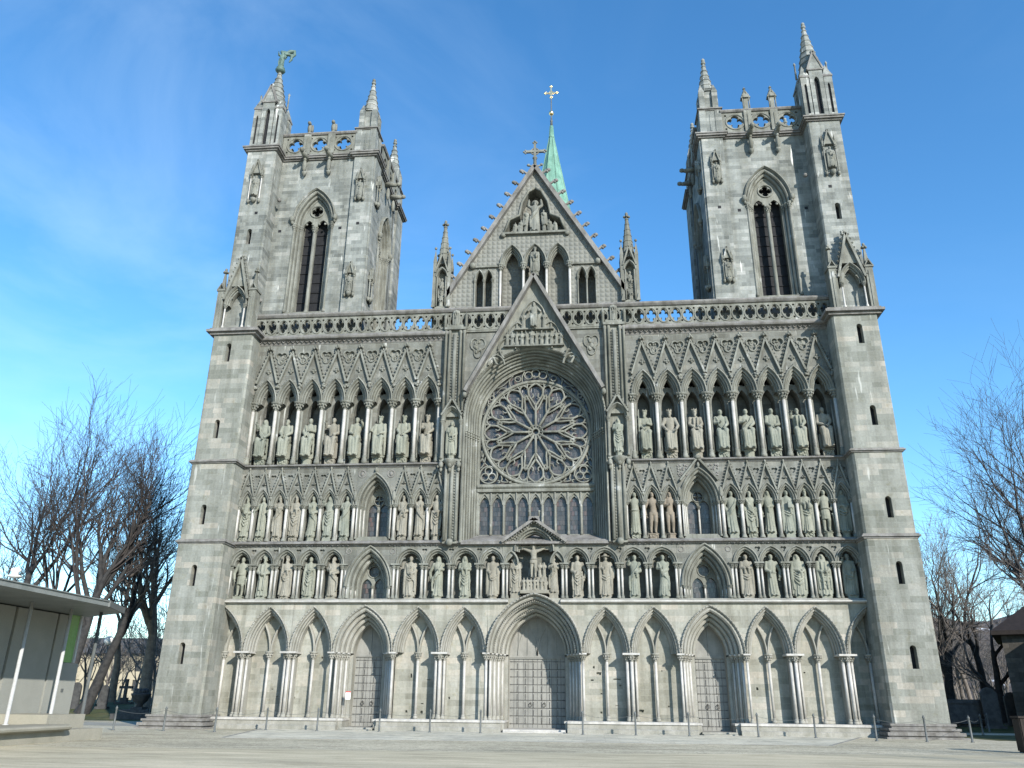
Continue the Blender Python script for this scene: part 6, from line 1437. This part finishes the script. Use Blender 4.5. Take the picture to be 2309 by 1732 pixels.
b = MB(); rpts = [(-26.3, -34), (-14.72, -34), (-14.72, -13.75), (-15.55, -11.3), (-18.6, -9.3), (-26.3, -9.3)]
slab(b, rpts, 4.50, 4.66); slab(b, [(x+.05*(1 if x > -20 else 0), y) for x, y in rpts], 4.664, 4.70)
part(b, 'roof', ['zinc'], PV)
b = MB(); slab(b, [(-14.66, -13.72), (-15.50, -11.24), (-15.56, -11.27), (-14.72, -13.75)], 4.49, 4.71); part(b, 'roof_edge', ['dsteel'], PV)
for (x, y, zb, m_) in ((-16.8, -15.0, .5, 'steel'), (-16.75, -12.75, .5, 'steel'), (-16.25, -11.6, .0, 'dsteel'), (-16.85, -17.4, .5, 'steel')):
    b = MB(); b.lathe([(.10, zb), (.10, zb+.02), (.062, zb+.03), (.062, 4.5)], x, y, 14); part(b, 'column', [m_], PV)
b = MB(); b.box(-18, -15.75, -14.4, -12.2, 0, .82); b.box(-18.0, -15.2, -30, -14.4, 0, .5); part(b, 'platform', ['conc2'], PV)
b = MB(); r_ = .12
prof_ = [(-15.9, .0), (-14.75, .0), (-14.75, .34), (-14.55, .36), (-14.48, .40), (-14.46, .46), (-14.5, .51), (-14.6, .53), (-15.9, .53)]
n0 = len(prof_); ys_ = [-30+i*1.0 for i in range(15)]+[-14.9, -14.6]
vs = []
for i, y in enumerate(ys_):
    sh = -.028*(y+20)*1.0; k = 1 if y < -14.8 else .8
    vs += [(x-.10*(y+18)*.6, y, z) for x, z in prof_]
b.add(vs, [(i*n0+j, i*n0+(j+1) % n0, (i+1)*n0+(j+1) % n0, (i+1)*n0+j) for i in range(len(ys_)-1) for j in range(n0)]+[tuple(range((len(ys_)-1)*n0, len(ys_)*n0))], 0)
b.box(-16.5, -14.98, -14.6, -12.2, 0, .36)
part(b, 'bench', ['conc2'], PV)
# ================================================================== STONE SHED AND UNSEEN PALACE WING (right)
SH = empty('stone_shed', (30, 14, 0)); tag(SH, 'dark rubble stone shed with deep roof at the right edge', 'shed')
def gabled(parent, x0, x1, y0_, y1_, zt, zr_, ov, org, zb=0):
    b = MB(); b.box(x0, x1, y0_, y1_, zb, zt); part(b, 'wall', ['rubble'], parent, org)
    ym = (y0_+y1_)/2; b = MB(); hx_ = min(2.5, (x1-x0)/3)
    b.add([(x0-ov, y0_-ov, zt-.1), (x1+ov, y0_-ov, zt-.1), (x1+ov, y1_+ov, zt-.1), (x0-ov, y1_+ov, zt-.1), (x0+hx_, ym, zr_), (x1-hx_, ym, zr_), (x0-ov, y0_-ov, zt-.35), (x1+ov, y0_-ov, zt-.35), (x1+ov, y1_+ov, zt-.35), (x0-ov, y1_+ov, zt-.35)],
          [(0, 1, 5, 4), (1, 2, 5), (2, 3, 4, 5), (3, 0, 4), (6, 7, 1, 0), (7, 8, 2, 1), (8, 9, 3, 2), (9, 6, 0, 3), (9, 8, 7, 6)]); part(b, 'roof', ['brown'], parent, org)
gabled(SH, 0, 14, 0, 9, 5.9, 8.3, .5, (0, 0, 0)); SH.location = (28.3, 12.5, 0); SH.rotation_euler = (0, 0, math.radians(-26))
PW = empty('unseen_stone_wing', (38, -12, 0)); tag(PW, 'long dark stone wing, unseen beyond the right edge, added to shade the right lawn', 'building')
gabled(PW, 32.5, 44, -38, 9.0, 7.2, 10.8, .4, (38, -12, 0))  # unseen wing, its place and height set to shade lawn and shed
# ochre house behind the churchyard on the left
OH = empty('house', (-62, 92, 1)); tag(OH, 'long pale ochre house seen through trees behind the left churchyard', 'house')
b = MB(); hol = [[(x, z), (x+1.1, z), (x+1.1, z+1.7), (x, z+1.7)] for x in [-96+i*2.6 for i in range(27)] for z in (2.4, 5.4)]
b.plate([(-98, 1), (-24, 1), (-24, 8.2), (-98, 8.2)], hol, 92, .2); b.box(-98, -24, 92.25, 102, 1, 8.19); part(b, 'wall', ['ochre'], OH, (-62, 92, 1))
b = MB(); b.add([(-99, 91.3, 8.2), (-23, 91.3, 8.2), (-23, 103, 8.2), (-99, 103, 8.2), (-97, 97, 11), (-25, 97, 11)], [(0, 1, 5, 4), (1, 2, 5), (2, 3, 4, 5), (3, 0, 4), (3, 2, 1, 0)]); part(b, 'roof', ['slate'], OH, (-62, 92, 1))
for h_ in hol[18:46]:
    b = MB(); b.box(h_[0][0], h_[1][0], 92.16, 92.2, h_[0][1], h_[2][1]); part(b, 'window', ['glass'], OH, (-62, 92, 1))
# ================================================================== BOLLARDS AND CHAINS
BP = [(-19.0, -4.5), (-16.55, -4.6), (-14.0, -4.9), (-12.8, -1.9), (-10.28, -1.9), (-7.25, -1.9), (-4.82, -1.9), (-2.41, -1.9), (2.38, -1.9), (4.81, -1.9), (7.24, -1.9), (10.33, -1.9), (12.85, -1.9), (14.72, -4.4), (16.75, -4.4), (18.6, -4.3)]
BL = ['bollard on the gravel between the pavilion and the left pier', 'bollard before the left pier plinth', 'bollard at the inner edge of the left pier', 'bollard before the first arch from the left', 'bollard before the second full arch from the left', 'bollard just right of the left door',
      'bollard before the arches between left door and great portal', 'bollard just left of the great portal', 'bollard just right of the great portal', 'bollard between the great portal and the right door', 'bollard just left of the right door', 'bollard just right of the right door', 'bollard before the last full arch on the right', 'bollard at the inner edge of the right pier', 'bollard before the right pier plinth', 'bollard on the grass edge right of the right pier']
bm_ = MB(); bm_.lathe([(.075, -.02), (.075, .03), (.045, .05), (.042, .9), (.055, .92), (.055, .97), (.03, 1.0), (.0, 1.06)], 0, 0, 10)
bo = bm_.build('bollard', ['dsteel'], z0=0); bo.location = (*BP[0], 0); tag(bo, 'slim dark metal '+BL[0], 'bollard', 'bollards in front of the cathedral')
for p_, l_ in zip(BP[1:]+[(-25.2, 10.2), (25.9, 11.0), (23.2, 5.5)], BL[1:]+['bollard far back beside the left lawn', 'bollard far back beside the right shed', 'bollard on the shaded right lawn']):
    c = bo.copy(); col.objects.link(c); c.location = (*p_, 0); c['label'] = 'slim dark metal '+l_
def chain(a, b_, sag=.16):
    mb = MB(); n = 10
    mb.tube([(a[0]+(b_[0]-a[0])*i/n, a[1]+(b_[1]-a[1])*i/n, .88-sag*4*(i/n)*(1-i/n)) for i in range(n+1)], .007, 4)
    org = a; mb.v = [(x-org[0], y-org[1], z) for x, y, z in mb.v]; o = mb.build('chain', ['dsteel'], z0=0); o.location = (a[0], a[1], 0)
    tag(o, 'thin sagging chain hung between two dark bollards', 'chain', 'chains between the bollards')
for i in range(len(BP)-1):
    if i not in (7,): chain(BP[i], BP[i+1])
chain(BP[-1], (23.2, 5.5)); chain((23.2, 5.5), (25.9, 11.0))
# ================================================================== SMALL THINGS
nb = MB(); nb.box(-9.66, -9.40, .30, .315, 1.42, 1.80); nb.box(-9.66, -9.40, .2975, .2995, 1.745, 1.80, 1)
o = nb.build('notice', ['white', 'red'], z0=0); tag(o, 'white paper notice with red top strip beside the left door', 'notice')
BN = empty('litter_bin', (17.05, -12.4, 0)); tag(BN, 'dark brown timber litter bin at the right edge of the forecourt', 'bin')
b = MB(); 
for i in range(6):
    b.box(16.8+i*.085, 16.8+i*.085+.078, -12.66, -12.63, .06, 1.04); b.box(16.8+i*.085, 16.8+i*.085+.078, -12.17, -12.14, .06, 1.04)
    b.box(16.77, 16.80, -12.63+i*.08, -12.63+i*.08+.073, .06, 1.04); b.box(17.3, 17.33, -12.63+i*.08, -12.63+i*.08+.073, .06, 1.04)
b.box(16.805, 17.295, -12.625, -12.175, .02, .98); part(b, 'body', ['brown'], BN, (17.05, -12.4, 0))
b = MB(); b.box(16.74, 17.36, -12.69, -12.11, 1.06, 1.12); b.box(16.78, 17.32, -12.65, -12.15, .70, .74); part(b, 'lid', ['brown'], BN, (17.05, -12.4, 0))
def lamp(label, x, y, z, h, globe):
    L_ = empty('street_lamp', (x, y, z)); tag(L_, label, 'street lamp')
    b = MB(); b.lathe([(.14, 0), (.12, .6), (.07, .7), (.05, h-.6)], 0, 0, 10); b.build('post', ['dsteel'], L_, z0=0)
    b = MB()
    if globe: b.ell((0, 0, h-.25), (.36, .36, .36), 14, 9)
    else: b.lathe([(.08, h-.62), (.42, h-.5), (.46, h-.42), (.2, h-.36), (.2, h-.2), (.34, h-.1), (.3, h+.05), (.08, h+.12)], 0, 0, 14)
    b.build('lamp_head', ['white'], L_, z0=0)
lamp('street lamp with white two-tier head above the pavilion roof', -36.35, 10, 0, 9.5, False)
lamp('round white globe on an added post behind the leaning tree', -35.9, 22, .7, 5.2, True)  # globe stands for an unidentified round white thing; post added
b = MB(); o = empty('road_sign', (29.2, 9.5, 0)); tag(o, 'pale blue round sign on a post before the right shed', 'sign')
b.lathe([(.04, 0), (.04, 1.9)], 0, 0, 8); b.build('post', ['steel'], o, z0=0); b = MB(); b.T = lambda x, y, z: (x, z, 1.75+y); b.lathe([(.30, -.06), (.30, -.03)], 0, 0, 20); b.T = None; b.build('sign_disc', ['steel'], o, z0=0)
def grave(label, x, y, w_, h, style, group):
    z = (zl(x, y) if x < 0 else zr(x, y))-.03; b = MB(); t = .18
    b.box(-w_*.65, w_*.65, -.25, .25, 0, .18)
    if style == 'slab': b.prism([(-w_/2, .18), (w_/2, .18), (w_/2, h*.85), (w_*.3, h*.96), (0, h), (-w_*.3, h*.96), (-w_/2, h*.85)], -t/2, t/2)
    elif style == 'cross': b.box(-.11, .11, -.09, .09, .18, h); b.box(-w_/2, w_/2, -.088, .088, h*.62, h*.62+.2); b.box(-.25, .25, -.2, .2, .181, .5)
    elif style == 'obelisk': b.lathe([(w_*.6, .18), (w_*.55, .5), (w_*.45, .52), (w_*.3, h*.93), (0, h)], 0, 0, 4, 0, False, PI/4)
    else: b.box(-w_/2, w_/2, -.5, .5, .181, h*.85); b.box(-w_*.55, w_*.55, -.56, .56, h*.85+.002, h)
    o = b.build('gravestone', ['grave'], z0=0); o.location = (x, y, z); tag(o, label, 'gravestone', group)
gg = 'gravestones in the churchyard'
grave('upright grey gravestone just beside the pavilion corner', -36.3, 19.5, .8, 1.9, 'slab', gg)
grave('dark rounded gravestone behind the last pavilion column', -34.0, 19.5, .7, 1.7, 'slab', gg)
grave('stone cross monument between the pale-barked trees on the left', -34.6, 23.5, 1.1, 1.9, 'cross', gg)
grave('wide dark tomb chest under trees right of the cathedral', 26.2, 14.5, 2.4, 1.6, 'tomb', gg)
grave('tall dark slab gravestone right of the tomb chest', 27.3, 13.5, 1.0, 2.4, 'slab', gg)
grave('dark gravestone beside the twin-trunk tree', 29.3, 15.0, .9, 2.0, 'slab', gg)
grave('tall dark obelisk gravestone just left of the shed', 28.6, 10.9, .8, 3.2, 'obelisk', gg)
ur = empty('stone_urn', (-27.6, 13.2, zl(-27.6, 13.2)-.02)); tag(ur, 'dark stone urn on a low wide base near the left pier', 'urn')
b = MB(); b.lathe([(.25, .75), (.2, .9), (.45, 1.15), (.62, 1.5), (.66, 1.62), (.5, 1.64), (.2, 1.8)], 0, 0, 14); 
for k in range(8): b.ell((.3*math.cos(k*.785), .3*math.sin(k*.785), 1.75), (.2, .2, .2), 6, 4)
b.build('bowl', ['grave'], ur, z0=0); b = MB(); b.box(-1.5, 1.5, -.8, .8, 0, .35); b.box(-1.0, 1.0, -.6, .6, .352, .62); b.box(-.4, .4, -.4, .4, .622, .78); b.build('base', ['grave'], ur, z0=0)
